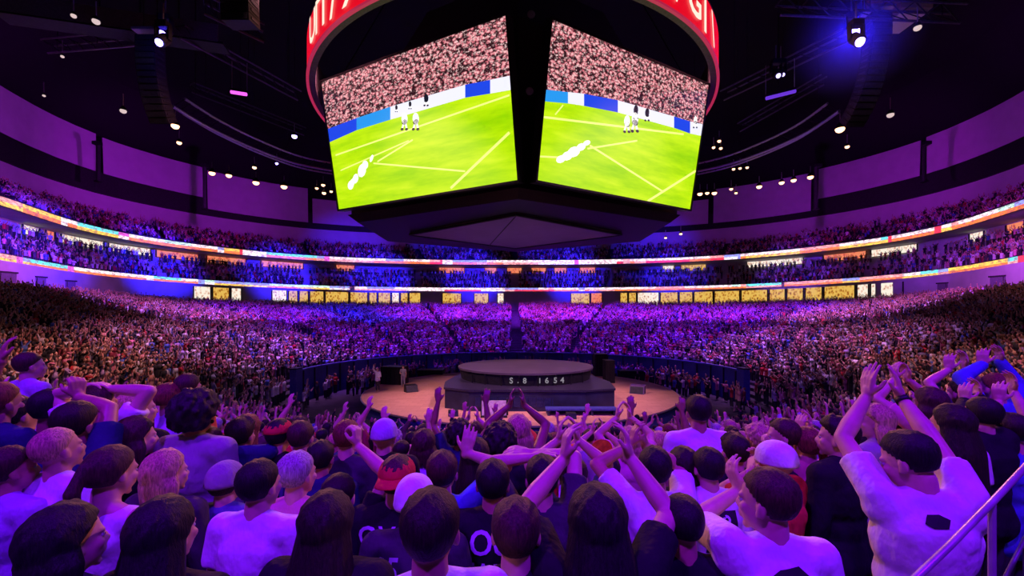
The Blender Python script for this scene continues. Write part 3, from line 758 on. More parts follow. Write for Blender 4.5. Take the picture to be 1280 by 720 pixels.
riser(W(520, 470, 42).x, W(552, 470, 42).x, 43.2, 1.4, 'low black riser at the back left rim of the stage', z=-1.0)
riser(W(757, 478, 37).x, W(768, 478, 37).x, 37.5, 1.9, 'tall black equipment case at the right shoulder of the platform')
riser(W(745, 470, 41).x, W(760, 470, 41).x, 42.0, 2.1, 'tall black case behind the platform near its right end')
riser(W(775, 468, 42).x, W(810, 468, 42).x, 42.4, 1.4, 'low black riser at the back right rim of the stage', z=-1.0)
# curved blue barrier wall round the far half of the floor
wall = empty('barrier_wall', (CX, CY + 17.3, -1.0)); tag(wall, 'dark blue curved barrier wall around the far half of the arena floor', 'barrier')
o = ring(lambda th: [(17.20, -1), (17.20, 1.55), (17.36, 1.55), (17.36, -1), (17.20, -1)], 'barrier_panel', M('barrier_blue', (.05, .06, .42), .5, var=.5, nscale=.5), 90, -1.62, 1.62, None, parent=wall); o.location = -wall.location
o = ring(lambda th: [(17.12, 1.50), (17.12, 1.62), (17.42, 1.62), (17.42, 1.50), (17.12, 1.50)], 'top_rail', M('rail_blue', (.10, .10, .5), .4, .5), 90, -1.62, 1.62, None, parent=wall); o.location = -wall.location
mb = MB()
for i in range(31):
    th = -1.6 + 3.2 * i / 30; x, y, _ = pol(17.14, th, 0); mb.box((x, y, .25), (.10, .10, 2.5), -th)
o = mb.build('upright', darkblue, wall); o.location = -wall.location
for s, lb in ((-1, 'blue pillar at the left end of the curved barrier wall'), (1, 'blue pillar at the right end of the curved barrier wall')):
    e = empty('barrier_pillar', (CX + s * 17.35, CY - 1.2, -1.0)); tag(e, lb, 'pillar')
    MB().box((0, 0, 1.35), (.5, 1.0, 2.7)).build('post', M('pillar_blue', (.06, .07, .42), .5), e); MB().box((0, 0, 2.75), (.58, 1.1, .1)).build('post_cap', darkblue, e); MB().box((0, 0, .05), (.7, 1.2, .1)).build('foot_plate', blackmetal, e)

# ------------------------------------------------------------------ video cube
JB = 7.8 + CZ
cube = empty('video_cube', (0, 34, JB)); tag(cube, 'huge hanging video cube with two bright football screens over the stage', 'video scoreboard')
CXJ = 0.35
def jp(x, y, z): return Vector((x + CXJ, y, z))
def pic_crowd_mat():
    m, nt, b = newmat('screen_crowd'); v = coords(nt, 'UV')
    vo = nt.nodes.new('ShaderNodeTexVoronoi'); vo.inputs['Scale'].default_value = 46; nt.links.new(v, vo.inputs['Vector'])
    f = noise(nt, v, 55, 2, .8); g = noise(nt, v, 3, 2)
    a_ = ramp(nt, vo.outputs['Distance'], [(0.18, (1, .60, .62)), (0.42, (.78, .20, .26)), (0.62, (.03, .006, .012))])
    c = mixrgb(nt, ramp(nt, f, [(0.52, (0, 0, 0)), (0.64, (1, 1, 1))]), a_, (.92, .66, .66))
    c2 = mixrgb(nt, ramp(nt, noise(nt, v, 80, 1), [(0.38, (.85, .85, .85)), (0.48, (0, 0, 0))]), c, (.03, .01, .012))
    c3 = mixrgb(nt, .20, c2, mixrgb(nt, g, (1, .75, .5), (.9, .25, .38)), 'MULTIPLY')
    b.inputs['Base Color'].default_value = (0, 0, 0, 1); nt.links.new(c3, b.inputs['Emission Color']); b.inputs['Emission Strength'].default_value = 1.05; return m
def pic_grass_mat():
    m, nt, b = newmat('screen_grass'); v = coords(nt, 'UV', (1, 4, 1)); f = noise(nt, v, 2.2, 4, .6)
    c = ramp(nt, f, [(0.30, lin(150, 215, 0)), (0.50, lin(190, 235, 8)), (0.72, lin(222, 250, 40))])
    b.inputs['Base Color'].default_value = (0, 0, 0, 1); nt.links.new(c, b.inputs['Emission Color']); b.inputs['Emission Strength'].default_value = 1.05; return m
PM = [pic_crowd_mat(), pic_grass_mat(), E('screen_blue', lin(30, 70, 225), 1.1), E('screen_azure', lin(40, 150, 235), 1.1), E('screen_white', (.85, .85, 1), 1.1), E('screen_line', lin(238, 250, 130), 1.15),
      E('screen_dark', lin(20, 25, 40), 1.0), E('screen_player', (1, .95, .92), 1.3)]
def screen(quad_px, Dn, Dl, zb, zt_pix, side, label_parts, pics):
    """quad_px: TL, TR, BR, BL seen in the photograph; the outline is set back into the place as one flat leaning panel."""
    TL, TR, BR, BL = [Vector(p_) for p_ in quad_px]
    return TL
def build_screen(side):
    # inner (near) and outer bottom corners in plan, leaning outwards at the top
    if side < 0: bi = W(650, 226, 23.7); bo = W(428, 262, 29.9); ti = W(626, 26, 22.25); to = W(410, 98, 28.4)
    else: bi = W(668, 226, 23.7); bo = W(858, 262, 29.9); ti = W(690, 32, 22.25); to = W(872, 100, 28.4)
    # least-squares flat rectangle from the four corners
    zb = (bi.z + bo.z) / 2; zt = (ti.z + to.z) / 2
    bi.z = bo.z = zb; u = (bo - bi); u.z = 0; Lb = u.length; u.normalize()
    n = Vector((-u.y, u.x, 0)); n = n if n.y < 0 else -n
    lean = 1.45; hgt = zt - zb; up = (Vector((0, 0, hgt)) + n * lean)
    H = up.length; up.normalize(); N = u.cross(up) if side > 0 else up.cross(u)
    if N.y > 0: N = -N
    O = bi.copy(); ex = u if side > 0 else -u           # ex points to the right of the picture
    if side < 0: O = bo.copy()
    top_out = ((to + ti) / 2 - (bo + bi) / 2)
    return O, ex, up, N, Lb, H
def ray_uv(px, py, fr):
    O, ex, up, N, Lb, H = fr; d = Vector(((px - 640) / F, 1, (HY - py) / F)); c = Vector((0, 0, CZ))
    t = (O - c).dot(N) / d.dot(N); P = c + d * t - O
    return P.dot(ex), P.dot(up)
def poly_to(mb, fr, pts, mi, off):
    O, ex, up, N, Lb, H = fr; vs = []
    for x, y in pts: vs.append(O + ex * x + up * y + N * off)
    mb.add(vs, [tuple(range(len(vs)))], mi)
screens = []
for side in (-1, 1):
    fr = build_screen(side); O, ex, up, N, Lb, H = fr; mb = MB()
    pxm = (lambda q: ray_uv(q[0], q[1], fr))
    def clampq(p_): return (min(max(p_[0], 0), Lb), min(max(p_[1], 0), H))
    if side < 0: seq = [((412, 180), (412, 163)), ((450, 164), (450, 149)), ((492, 151), (492, 135)), ((585, 124), (585, 108)), ((616, 119), (616, 102)), ((640, 115), (640, 97))]; cm = [2, 3, 4, 2, 4]
    else: seq = [((672, 127), (672, 112)), ((706, 131), (706, 117)), ((726, 134), (726, 119)), ((768, 142), (768, 127)), ((838, 161), (838, 147)), ((858, 168), (858, 153)), ((872, 171), (872, 156))]; cm = [3, 4, 2, 4, 2, 4]
    bots = [clampq(pxm(a_)) for a_, _ in seq]; tops = [clampq(pxm(b_)) for _, b_ in seq]
    bots[0] = (0, bots[0][1]); tops[0] = (0, tops[0][1]); bots[-1] = (Lb, bots[-1][1]); tops[-1] = (Lb, tops[-1][1])
    poly_to(mb, fr, [(0, H)] + tops + [(Lb, H)], 0, .30)
    poly_to(mb, fr, [(0, 0), (Lb, 0)] + bots[::-1], 1, .30)
    for i, mi in enumerate(cm): poly_to(mb, fr, [bots[i], bots[i + 1], tops[i + 1], tops[i]], mi, .30)
    def stroke(a_, b_, w_, mi, off=.315):
        a_ = Vector(clampq(pxm(a_))); b_ = Vector(clampq(pxm(b_))); d_ = (b_ - a_).normalized(); q_ = Vector((-d_.y, d_.x)) * w_ / 2
        poly_to(mb, fr, [tuple(a_ - q_), tuple(b_ - q_), tuple(b_ + q_), tuple(a_ + q_)], mi, off)
    def blob(c_, rx, ry, mi, ang=0.0, off=.33):
        x, y = pxm(c_); poly_to(mb, fr, [(x + rx * math.cos(t) * math.cos(ang) - ry * math.sin(t) * math.sin(ang), y + rx * math.cos(t) * math.sin(ang) + ry * math.sin(t) * math.cos(ang)) for t in np.linspace(0, 2 * PI, 11)[:-1]], mi, off)
    def player(c_, h_, dark=False):
        x, y = c_; k = h_
        blob((x, y - 9 * k), .13 * k, .15 * k, 6 if dark else 7); blob((x, y - 5 * k), .24 * k, .34 * k, 6 if dark else 7); blob((x, y - 1 * k), .22 * k, .16 * k, 6)
        stroke((x - 1 * k, y), (x - 3 * k, y + 7 * k), .13 * k, 7); stroke((x + 1 * k, y), (x + 2.5 * k, y + 7 * k), .13 * k, 7); blob((x + 2.5 * k, y + 8 * k), .12 * k, .08 * k, 6); blob((x - 3 * k, y + 8 * k), .12 * k, .08 * k, 6)
    if side < 0:
        stroke((567, 236), (640, 167), .16, 5); stroke((471, 205), (585, 215), .10, 5); stroke((430, 214), (515, 177), .08, 5, .31); stroke((476, 203), (520, 176), .10, 5); stroke((424, 195), (640, 121), .10, 5, .31)
        for x, y, rx, ry in ((443, 232, .32, .26), (449, 224, .34, .24), (457, 214, .46, .34), (461, 207, .28, .26), (469, 199, .26, .12), (445, 229, .3, .2)): blob((x, y), rx, ry, 7, .9)
        player((510, 155), 1.0); player((524, 155), 1.0); player((500, 138), .4, True); player((517, 134), .45, True); player((537, 128), .7, True)
    else:
        stroke((805, 252), (868, 215), .16, 5); stroke((733, 183), (824, 240), .12, 5); stroke((730, 187), (792, 177), .10, 5); stroke((676, 148), (850, 169), .12, 5, .31); stroke((668, 196), (700, 198), .10, 5, .31); stroke((690, 145), (700, 133), .08, 5, .31)
        for x, y, rx, ry in ((697, 200, .34, .2), (705, 196, .4, .24), (713, 191, .46, .28), (722, 185, .34, .2), (729, 180, .28, .14)): blob((x, y), rx, ry, 7, .45)
        player((779, 158), 1.0); player((789, 156), 1.15); player((804, 146), .75, True); player((790, 143), .8, True); player((864, 155), .7)
    pic = mb.build('screen_picture', PM, cube); pic.location = -cube.location
    uv = pic.data.uv_layers.new(name='UVMap')
    for lp in pic.data.loops:
        P = pic.data.vertices[lp.vertex_index].co - O; uv.data[lp.index].uv = (P.dot(ex) / Lb * 1.2, P.dot(up) / H)
    mb = MB()                                            # cabinet behind the picture with a dark rim
    for (x0, x1, y0, y1, d0, d1) in ((-.12, Lb + .12, -.12, H + .12, -.35, .27), (-.12, 0, -.12, H + .12, .27, .36), (Lb, Lb + .12, -.12, H + .12, .27, .36), (0, Lb, -.12, 0, .27, .36), (0, Lb, H, H + .12, .27, .36)):
        pts = [O + ex * x + up * y + N * d for d in (d0, d1) for x, y in ((x0, y0), (x1, y0), (x1, y1), (x0, y1))]
        mb.add(pts, [(3, 2, 1, 0), (4, 5, 6, 7), (0, 1, 5, 4), (1, 2, 6, 5), (2, 3, 7, 6), (3, 0, 4, 7)])
    o = mb.build('screen_cabinet', blackmetal, cube); o.location = -cube.location; screens.append(fr)
# body of the cube: six sided, narrower at the foot
zb = JB; H = 8.0
ybk = 44.4
botp = [(-.35 + .7, 23.9), (12.3, 30.3), (12.3, 38.2), (.4, ybk), (-12.0, 38.2), (-12.0, 30.3)]
def hexbody(z0, z1, k0, k1, name, mat, parent=cube):
    mb = MB(); c = Vector((.35, 34.1)); V = []
    for z, k in ((z0, k0), (z1, k1)): V += [(c.x + (x - c.x) * k, c.y + (y - c.y) * k, z) for x, y in botp]
    n = 6; fs = [tuple(range(n - 1, -1, -1)), tuple(range(n, 2 * n))] + [(i, (i + 1) % n, n + (i + 1) % n, n + i) for i in range(n)]
    mb.add(V, fs); o = mb.build(name, mat, parent); o.location = -cube.location; return o
hexbody(zb - .25, zb + 9.5, .965, .99, 'cube_body', M('cube_black', (.010, .009, .012), .55, .2, var=.3, nscale=.4))
hexbody(zb - .75, zb - .25, .93, .985, 'lower_rim', M('cube_rim', (.010, .009, .012), .5, .3))
mb = MB()                                               # diamond soffit
dm = [W(637, 251, 23.7 / 149 * 174 * 1.0), None]
dpts = [(.3, 27.7), (8.85, 34.1), (.3, 40.5), (-8.25, 34.1)]
mb.prism(dpts, zb - .93, zb - .75); o = mb.build('soffit_panel', M('soffit_grey', (.20, .14, .26), .5, .1, var=.15, nscale=.3), cube); o.location = -cube.location
mb = MB()
for i in range(4):
    a_, b_ = dpts[i], dpts[(i + 1) % 4]; mb.bar((a_[0], a_[1], zb - .90), (b_[0], b_[1], zb - .90), .10, n=6)
mb.bar((.3, 27.7, zb - .95), (-2.0, 38.5, zb - .95), .035)
o = mb.build('soffit_edge', blackmetal, cube); o.location = -cube.location
hexbody(zb + 9.5, zb + 15.5, .80, .55, 'upper_body', black)
# round bolt covers on the corner pillar
for px_, py_ in ((662, 114), (664, 18)):
    q = W(px_, py_, 23.0); o = MB().ball((0, 0, 0), (.22, .12, .22), n=12).build('corner_lamp', M('corner_disc', (.30, .30, .30), .4), cube, True); o.location = q - cube.location
for s in (-1, 1):                                       # speaker hoods hanging under the ring
    mb = MB()
    for k in range(5): mb.ball((CXJ + s * (13.2 - .1 * k), 30.2 + k * .5, JB + 8.6 - k * .75), (.75, .6, .55), n=12)
    o = mb.build('speaker_hood', M('hood_purple', (.40, .26, .38), .6), cube, True); o.location = -cube.location
# red ring display
RC = (0.0 + .05, 34.0); RRad = 14.9; z0, z1 = CZ + 15.8, CZ + 18.2
rg = empty('ring_display', (RC[0], RC[1], z0)); tag(rg, 'circular red display ring with white characters hanging around the video cube', 'screen')
def rp(r, t, z): return (RC[0] + r * math.sin(t), RC[1] - r * math.cos(t), z)
mb = MB(); n = 160; V = []
for i in range(n):
    t = 2 * PI * i / n; V += [rp(RRad, t, z0), rp(RRad, t, z1)]
mb.add(V, [(2 * i, 2 * ((i + 1) % n), 2 * ((i + 1) % n) + 1, 2 * i + 1) for i in range(n)])
o = mb.build('red_display', E('ring_red', lin(232, 8, 34), 1.0), rg); o.location = -rg.location
mb = MB(); V = []
for i in range(n):
    t = 2 * PI * i / n; V += [rp(RRad - .02, t, z0), rp(RRad - .02, t, z1 + .2), rp(RRad - .5, t, z1 + .2), rp(RRad - .5, t, z0)]
mb.add(V, [(4 * i + j, 4 * i + (j + 1) % 4, 4 * ((i + 1) % n) + (j + 1) % 4, 4 * ((i + 1) % n) + j) for i in range(n) for j in range(4)])
o = mb.build('ring_housing', M('ring_inner', (.10, .07, .10), .5, .2), rg); o.location = -rg.location
mb = MB(); V = []
for i in range(n):
    t = 2 * PI * i / n; V += [rp(RRad + .05, t, z0 - .08), rp(RRad + .05, t, z0 + .04), rp(RRad - .12, t, z0 + .04), rp(RRad - .12, t, z0 - .08)]
mb.add(V, [(4 * i + j, 4 * i + (j + 1) % 4, 4 * ((i + 1) % n) + (j + 1) % 4, 4 * ((i + 1) % n) + j) for i in range(n) for j in range(4)])
o = mb.build('edge_strip', E('ring_edge', lin(190, 40, 80), .8), rg); o.location = -rg.location
for s_, deg, sz, zc in (('U', -52, 2.4, .1), ('\u041f', -46.5, 2.5, .1), ('/', -40, 2.6, 0), ('X', -33, 2.6, 0), ('A', -22, 2.6, 0), ('W', -8, 2.6, 0), ('E', 6, 2.6, 0), ('L', 20, 2.6, 0), ('V', 34, 2.5, .1), ('G', 41, 2.5, .15), ('1', 46, 2.6, -.1), ('\\', 51.5, 2.6, -.1)):
    tm = text_mesh(s_, sz, 0, .05)
    b2 = bmesh.new(); b2.from_mesh(tm); bpy.data.meshes.remove(tm); bmesh.ops.triangulate(b2, faces=b2.faces[:])
    for v_ in b2.verts:
        t = math.radians(deg) + v_.co.x * .9 / RRad; v_.co = Vector(rp(RRad + .06, t, (z0 + z1) / 2 + zc + v_.co.y))
    tm = bpy.data.meshes.new('ring_letter'); b2.to_mesh(tm); b2.free(); tm.materials.append(E('ring_letter', (1, .82, .66), 1.1)); o = link(bpy.data.objects.new('ring_letter', tm), rg); o.location = -rg.location

mb = MB()
for i in range(12):
    t = 2 * PI * i / 12; x, y, _ = rp(RRad - .3, t, 0); mb.bar((x, y, z1), (.35 + (x - .35) * .6, 34 + (y - 34) * .6, z1 + 10), .05)
o = mb.build('hanging_rod', blackmetal, rg); o.location = -rg.location

# ------------------------------------------------------------------ rigging under the roof
warm = E('lamp_warm', (1, .50, .26), 4.0); bluelamp = E('lamp_blue', (.28, .20, 1), 16.0); magl = E('lamp_magenta', (.85, .10, .85), 1.6); purl = E('lamp_purple', (.16, .04, .75), .9)
def lamp(p, label, r=.28, mat=warm, drop=1.0, group='warm lamps hanging from the rigging', cat='lamp'):
    e = empty('hanging_lamp', p); tag(e, label, cat, group)
    mb = MB(); mb.lathe([(r * .35, r * 1.5), (r * .8, r * .9), (r * 1.15, .0), (r * 1.05, 0.0), (r * .6, r * .9)], n=14); mb.build('lamp_hood', blackmetal, e)
    MB().ball((0, 0, -.05), (r, r, r * .8), n=12).build('bulb', mat, e, True)
    MB().bar((0, 0, r * 1.4), (0, 0, r * 1.4 + drop), .035).build('drop_rod', steel, e); return e
lampdef = [  # pixel, distance, radius, words
    (219, 157, 43, .36, 'warm lamp hanging under the left end of the curved truss'), (224, 178, 46, .24, 'small dim lamp just below the lamp at the left truss end'),
    (265, 216, 62, .42, 'bright warm lamp on the pole at the corner of the dim wall panel, left side'), (286, 219, 63, .40, 'bright warm lamp second from the pole, left side'),
    (318, 209, 56, .26, 'small warm lamp hanging from the middle of the left truss'), (320, 228, 65, .46, 'warm lamp directly below the small lamp on the left truss'),
    (355, 233, 66, .46, 'warm lamp between the pole lamps and the lamp cluster, left side'), (396, 235, 70, .26, 'small lamp at the left edge of the cluster beside the left screen'),
    (404, 231, 70, .30, 'small lamp highest in the cluster beside the left screen'), (405, 241, 70, .32, 'small lamp lowest in the cluster beside the left screen'), (414, 239, 69, .24, 'small lamp touching the left screen edge'),
    (1050, 161, 43, .42, 'big warm lamp hanging under the right end of the curved truss'), (1059, 183, 46, .22, 'small lamp just below the big warm lamp on the right'),
    (1013, 221, 62, .40, 'bright warm lamp nearest the dark column, right side'), (992, 225, 62, .36, 'warm lamp second from the dark column, right side'), (977, 228, 63, .36, 'warm lamp third from the dark column, right side'),
    (949, 233, 64, .38, 'warm lamp alone in the middle of the right dim panel'), (893, 241, 68, .38, 'orange warm lamp beside the right screen, last of the low trio'), (884, 241, 68, .30, 'orange warm lamp in the middle of the low trio by the right screen'),
    (875, 242, 68, .38, 'orange warm lamp nearest the right screen edge'), (914, 236, 66, .26, 'small lamp in the faint cluster right of the orange trio'), (920, 241, 66, .22, 'tiny lamp lowest in the faint cluster right of the orange trio'),
    (899, 176, 55, .22, 'small pink lamp high beside the right screen'), (892, 184, 55, .20, 'tiny lamp left in the pink group beside the right screen'), (901, 185, 55, .20, 'tiny lamp right in the pink group beside the right screen'),
    (917, 211, 58, .20, 'tiny lamp at the left of the row above the warm lamps, right side'), (925, 210, 58, .20, 'tiny lamp in the middle of the row above the warm lamps, right side'), (934, 209, 58, .20, 'tiny lamp at the right of the row above the warm lamps, right side'),
    (449, 267, 70, .30, 'small lamp below the bottom left corner of the left screen'), (459, 272, 71, .24, 'tiny lamp under the lower left rim of the video cube'), (829, 270, 70, .30, 'small warm lamp below the bottom right corner of the right screen'), (818, 275, 71, .24, 'tiny lamp under the lower right rim of the video cube'),
    (851, 292, 74, .26, 'small pale lamp right of the cube above the upper ribbon'), (832, 297, 74, .22, 'tiny pale lamp left of the small pale lamp above the upper ribbon')]
for px_, py_, d, r, lb in lampdef: lamp(W(px_, py_, d), lb, r)
for lb, (px_, py_, d, r) in (('small blue lamp on the dark rig left of the video cube', (368, 170, 50, .30)), ('small blue lamp on the left truss under the middle', (346, 204, 57, .18)),
                             ('pale lamp at the foot of the left speaker column', (154, 138, 33, .22)), ('pale lamp at the foot of the right speaker column', (1113, 143, 33, .24)),
                             ('dim round lamp high right beyond the right speaker column', (1147, 34, 28, .22)), ('reddish lamp high up in the dark left corner', (92, 19, 28, .16)), ('dim pinkish lamp pair unit high up in the dark left corner', (120, 26, 28, .22)),
                             ('faint lamp on the rig at the upper left of the cube', (297, 20, 26, .16)), ('tiny lamp on the dark roof left of the speaker column', (78, 70, 32, .12)), ('tiny lamp just above the left wall panel', (55, 119, 38, .12))):
    lamp(W(px_, py_, d), lb, r, bluelamp if 'blue' in lb else E('lamp_dim', (.8, .6, .6), .9), 1.0, 'dim lamps among the rigging')
def curved_truss(pts, label):
    e = empty('curved_truss', pts[0]); tag(e, label, 'truss'); o0 = pts[0]
    # smooth the line
    P = []
    for i in range(len(pts) - 1):
        a_ = pts[max(i - 1, 0)]; b_ = pts[i]; c_ = pts[i + 1]; d_ = pts[min(i + 2, len(pts) - 1)]
        for t in np.linspace(0, 1, 8, endpoint=False):
            P.append(.5 * ((2 * b_) + (-a_ + c_) * t + (2 * a_ - 5 * b_ + 4 * c_ - d_) * t * t + (-a_ + 3 * b_ - 3 * c_ + d_) * t ** 3))
    P.append(pts[-1]); lo = [p_ - o0 for p_ in P]; hi = [p_ + Vector((0, 1.6, 1.6)) - o0 for p_ in P]; md = [p_ + Vector((0, 1.4, -.1)) - o0 for p_ in P]
    MB().tube(lo, .17, 8).build('chord', steel, e); MB().tube(hi, .14, 8).build('chord', steel, e); MB().tube(md, .12, 8).build('chord', steel, e)
    mb = MB()
    for i in range(0, len(lo) - 1): mb.bar(lo[i], hi[i + 1] if i % 2 else hi[i], .035, n=5); mb.bar(lo[i], md[i], .03, n=5)
    mb.build('lacing', blackmetal, e)
    mb = MB()
    for i in range(3, len(hi), 9): mb.bar(hi[i], hi[i] + Vector((0, 0, 47 - (P[i].z + 1.6))), .03, n=5)
    mb.build('hanging_cable', blackmetal, e)
curved_truss([W(216, 133, 43), W(262, 160, 48), W(318, 186, 54), W(372, 205, 60), W(432, 216, 64), W(470, 222, 66)], 'curved twin pipe truss left of the video cube')
curved_truss([W(1049, 139, 43), W(1008, 166, 48), W(960, 188, 54), W(912, 205, 60), W(862, 216, 64), W(826, 222, 66)], 'curved twin pipe truss right of the video cube')
def straight_truss(a_, b_, label, r=.5):
    e = empty('roof_truss', a_); tag(e, label, 'truss'); d = b_ - a_; L = d.length; u = d.normalized(); q = u.cross(Vector((0, 0, 1))).normalized() * r
    for off in (q + Vector((0, 0, r)), -q + Vector((0, 0, r)), Vector((0, 0, -r))): MB().bar(off, d + off, .09, n=6).build('chord', M('truss_metal', (.16, .15, .18), .4, .7), e)
    mb = MB(); n = max(4, int(L / 1.6))
    for i in range(n):
        p0 = u * (L * i / n); p1 = u * (L * (i + 1) / n); z_ = Vector((0, 0, r))
        mb.bar(p0 + q + z_, p1 - z_, .04, n=5); mb.bar(p0 - q + z_, p1 - z_, .04, n=5); mb.bar(p0 + q + z_, p0 - q + z_, .04, n=5)
    mb.build('lacing', blackmetal, e)
    mb = MB()
    for t in (.1, .5, .9): mb.bar(u * (L * t), u * (L * t) + Vector((0, 0, 47 - (a_ + d * t).z)), .03, n=5)
    mb.build('hanging_cable', blackmetal, e)
for a_, b_, lb in (((60, 60, 40), (190, 48, 36), 'dark roof truss in the upper left corner of the roof'), ((225, 40, 36), (372, 120, 50), 'dark roof truss running down towards the red ring, left'),
                   ((255, 8, 28), (330, 44, 30), 'short roof truss above the upper left of the red ring'), ((905, 120, 50), (1090, 30, 34), 'dark roof truss beyond the blue lamp on the right'),
                   ((975, 10, 30), (1200, 20, 30), 'dark roof truss along the top right of the roof'), ((925, 160, 58), (1030, 100, 48), 'dark roof truss above the right curved truss'),
                   ((240, 110, 50), (380, 165, 62), 'dark roof truss above the left curved truss')):
    straight_truss(W(*a_), W(*b_), lb)
def line_array(top, n, label, sgn):
    e = empty('speaker_array', top); tag(e, label, 'speaker'); th = 0; p = Vector((0, 0, 0)); ang = -.05
    MB().box((0, 0, .35), (1.7, 1.3, .18)).build('fly_frame', steel, e); mb = MB(); mb.bar((-.5, 0, .4), (-.5, 0, 47 - top.z), .03, n=5); mb.bar((.5, 0, .4), (.5, 0, 47 - top.z), .03, n=5); mb.build('hanging_cable', blackmetal, e)
    for i in range(n):
        ang += .018 + .004 * i; R = Matrix.Rotation(ang, 3, 'X'); d = R @ Vector((0, 0, -.42)); c = p + d * .5
        o = MB().box(c, (1.45, .95, .39), rot=R).build('speaker_module', M('speaker_black', (.02, .02, .026), .5, .2), e)
        b_ = MB(); b_.box(c + R @ Vector((0, -.49, 0)), (1.3, .04, .31), rot=R); b_.box(c + R @ Vector((.74, 0, 0)), (.05, .6, .12), rot=R); b_.box(c + R @ Vector((-.74, 0, 0)), (.05, .6, .12), rot=R); b_.build('grille', M('speaker_grille', (.07, .07, .09), .35, .7), o)
        p = p + d
line_array(W(188, 48, 31), 14, 'long curved hanging speaker column in the dark left of the cube', 1)
line_array(W(1096, 20, 31), 18, 'long curved hanging speaker column right of the blue lamp', -1)
line_array(W(300, -30, 22), 6, 'short hanging speaker column at the top edge, left of the red ring', 1)
def moving_head(p, label, mat, r=.35, tilt=.5):
    e = empty('spotlight', p, 0); tag(e, label, 'spotlight'); R = Matrix.Rotation(tilt, 3, 'X')
    MB().box((0, 0, 1.0), (.7, .5, .35)).build('base_box', blackmetal, e); mb = MB(); mb.box((-.42, 0, .42), (.1, .3, .84)); mb.box((.42, 0, .42), (.1, .3, .84)); mb.box((0, 0, .84), (.94, .3, .08)); mb.build('yoke', blackmetal, e)
    mb = MB(); mb.bar(R @ Vector((0, .3, .1)), R @ Vector((0, -.45, -.15)), .34, .36, 16); mb.build('lamp_head', blackmetal, e)
    MB().ball(R @ Vector((0, -.46, -.16)), (r, .10, r), n=14, rot=R).build('lens', mat, e, True); MB().bar((0, 0, 1.2), (0, 0, 2.4), .05).build('hanging_rod', steel, e)
moving_head(W(1064, 38, 30), 'brightest blue spotlight near the top right of the roof', bluelamp, .36)
moving_head(W(1079, 34, 33.5), 'small blue spotlight touching the brightest blue one on its right', bluelamp, .20)
moving_head(W(1070, 49, 27.2), 'blue spotlight just below the brightest blue one', bluelamp, .30)
moving_head(W(207, 40, 30), 'violet spotlight high on the left beside the speaker column', bluelamp, .28)
moving_head(W(204, 50, 27.4), 'violet spotlight just under the other one beside the left speaker column', bluelamp, .24)
moving_head(W(970, 92, 36), 'small violet spotlight on the rig right of the red ring', E('lamp_violet', (.5, .4, 1), 3), .2)
moving_head(W(976, 91, 38.5), 'smaller violet spotlight beside the one right of the red ring', E('lamp_violet', (.5, .4, 1), 3), .16)
for (x0, y0, x1, y1, d, mt, lb) in ((289, 115, 308, 118, 40, magl, 'short glowing magenta bar light left of the red ring'), (958, 123, 994, 114, 38, purl, 'dim glowing violet bar light right of the red ring')):
    a_ = W(x0, y0, d); b_ = W(x1, y1, d); e = empty('bar_light', a_); tag(e, lb, 'light')
    MB().bar((0, 0, 0), b_ - a_, .16, n=8).build('tube', mt, e); MB().bar(Vector((0, .1, .22)), b_ - a_ + Vector((0, .1, .22)), .2, n=4).build('housing', blackmetal, e)
    MB().bar((0, .1, .3), (0, .1, 3), .03).build('hanging_rod', steel, e); MB().bar(b_ - a_ + Vector((0, .1, .3)), b_ - a_ + Vector((0, .1, 3)), .03).build('hanging_rod', steel, e)
# duct lit violet at the top right, catwalk on the left
e = empty('air_duct', W(1125, 8, 36)); tag(e, 'pale square air duct at the very top right of the roof', 'duct')
MB().box((0, 0, 1.0), (2.6, 3.0, 4.4), taper=1.25).build('duct_body', panelwhite, e); MB().box((0, 0, -1.3), (2.2, 2.6, .3)).build('duct_rim', steel, e)
e = empty('catwalk', W(150, 42, 36)); tag(e, 'dark catwalk with a pale side panel high on the left', 'catwalk')
MB().box((0, 0, 0), (16, 1.6, .2), rz=.25).build('deck', blackmetal, e); MB().box((0, -.8, .8), (15.6, .08, 1.5), rz=.25).build('side_panel', M('catwalk_panel', (.10, .09, .14), .7), e)
mb = MB()
for i in range(6):
    x = -7 + i * 2.8; mb.bar((x, x * .25, 0), (x, x * .25, 47 - e.location.z), .05, n=5)
mb.build('hanging_rod', blackmetal, e)
# poles between the wall panels
for (px_, y0, y1, d, lb) in ((123, 180, 228, 68, 'dark pole crossing the seam between the two left wall panels'), (1155, 180, 228, 68, 'dark pole crossing the seam between the two right wall panels'), (1020, 208, 262, 76, 'dark column between the bright and the dim wall panel on the right'), (256, 208, 262, 76, 'dark column between the bright and the dim wall panel on the left')):
    a_ = W(px_, y1, d); b_ = W(px_, y0, d); e = empty('roof_column', a_); tag(e, lb, 'column')
    MB().bar((0, 0, 0), b_ - a_, .30, n=10).build('shaft', black, e); MB().box((.1, -.3, (b_ - a_).z), (1.0, .8, .5)).build('bracket', blackmetal, e); MB().box((0, 0, .1), (.8, .8, .2)).build('base_plate', blackmetal, e)
print('arena', round(time.time() - T0, 1))

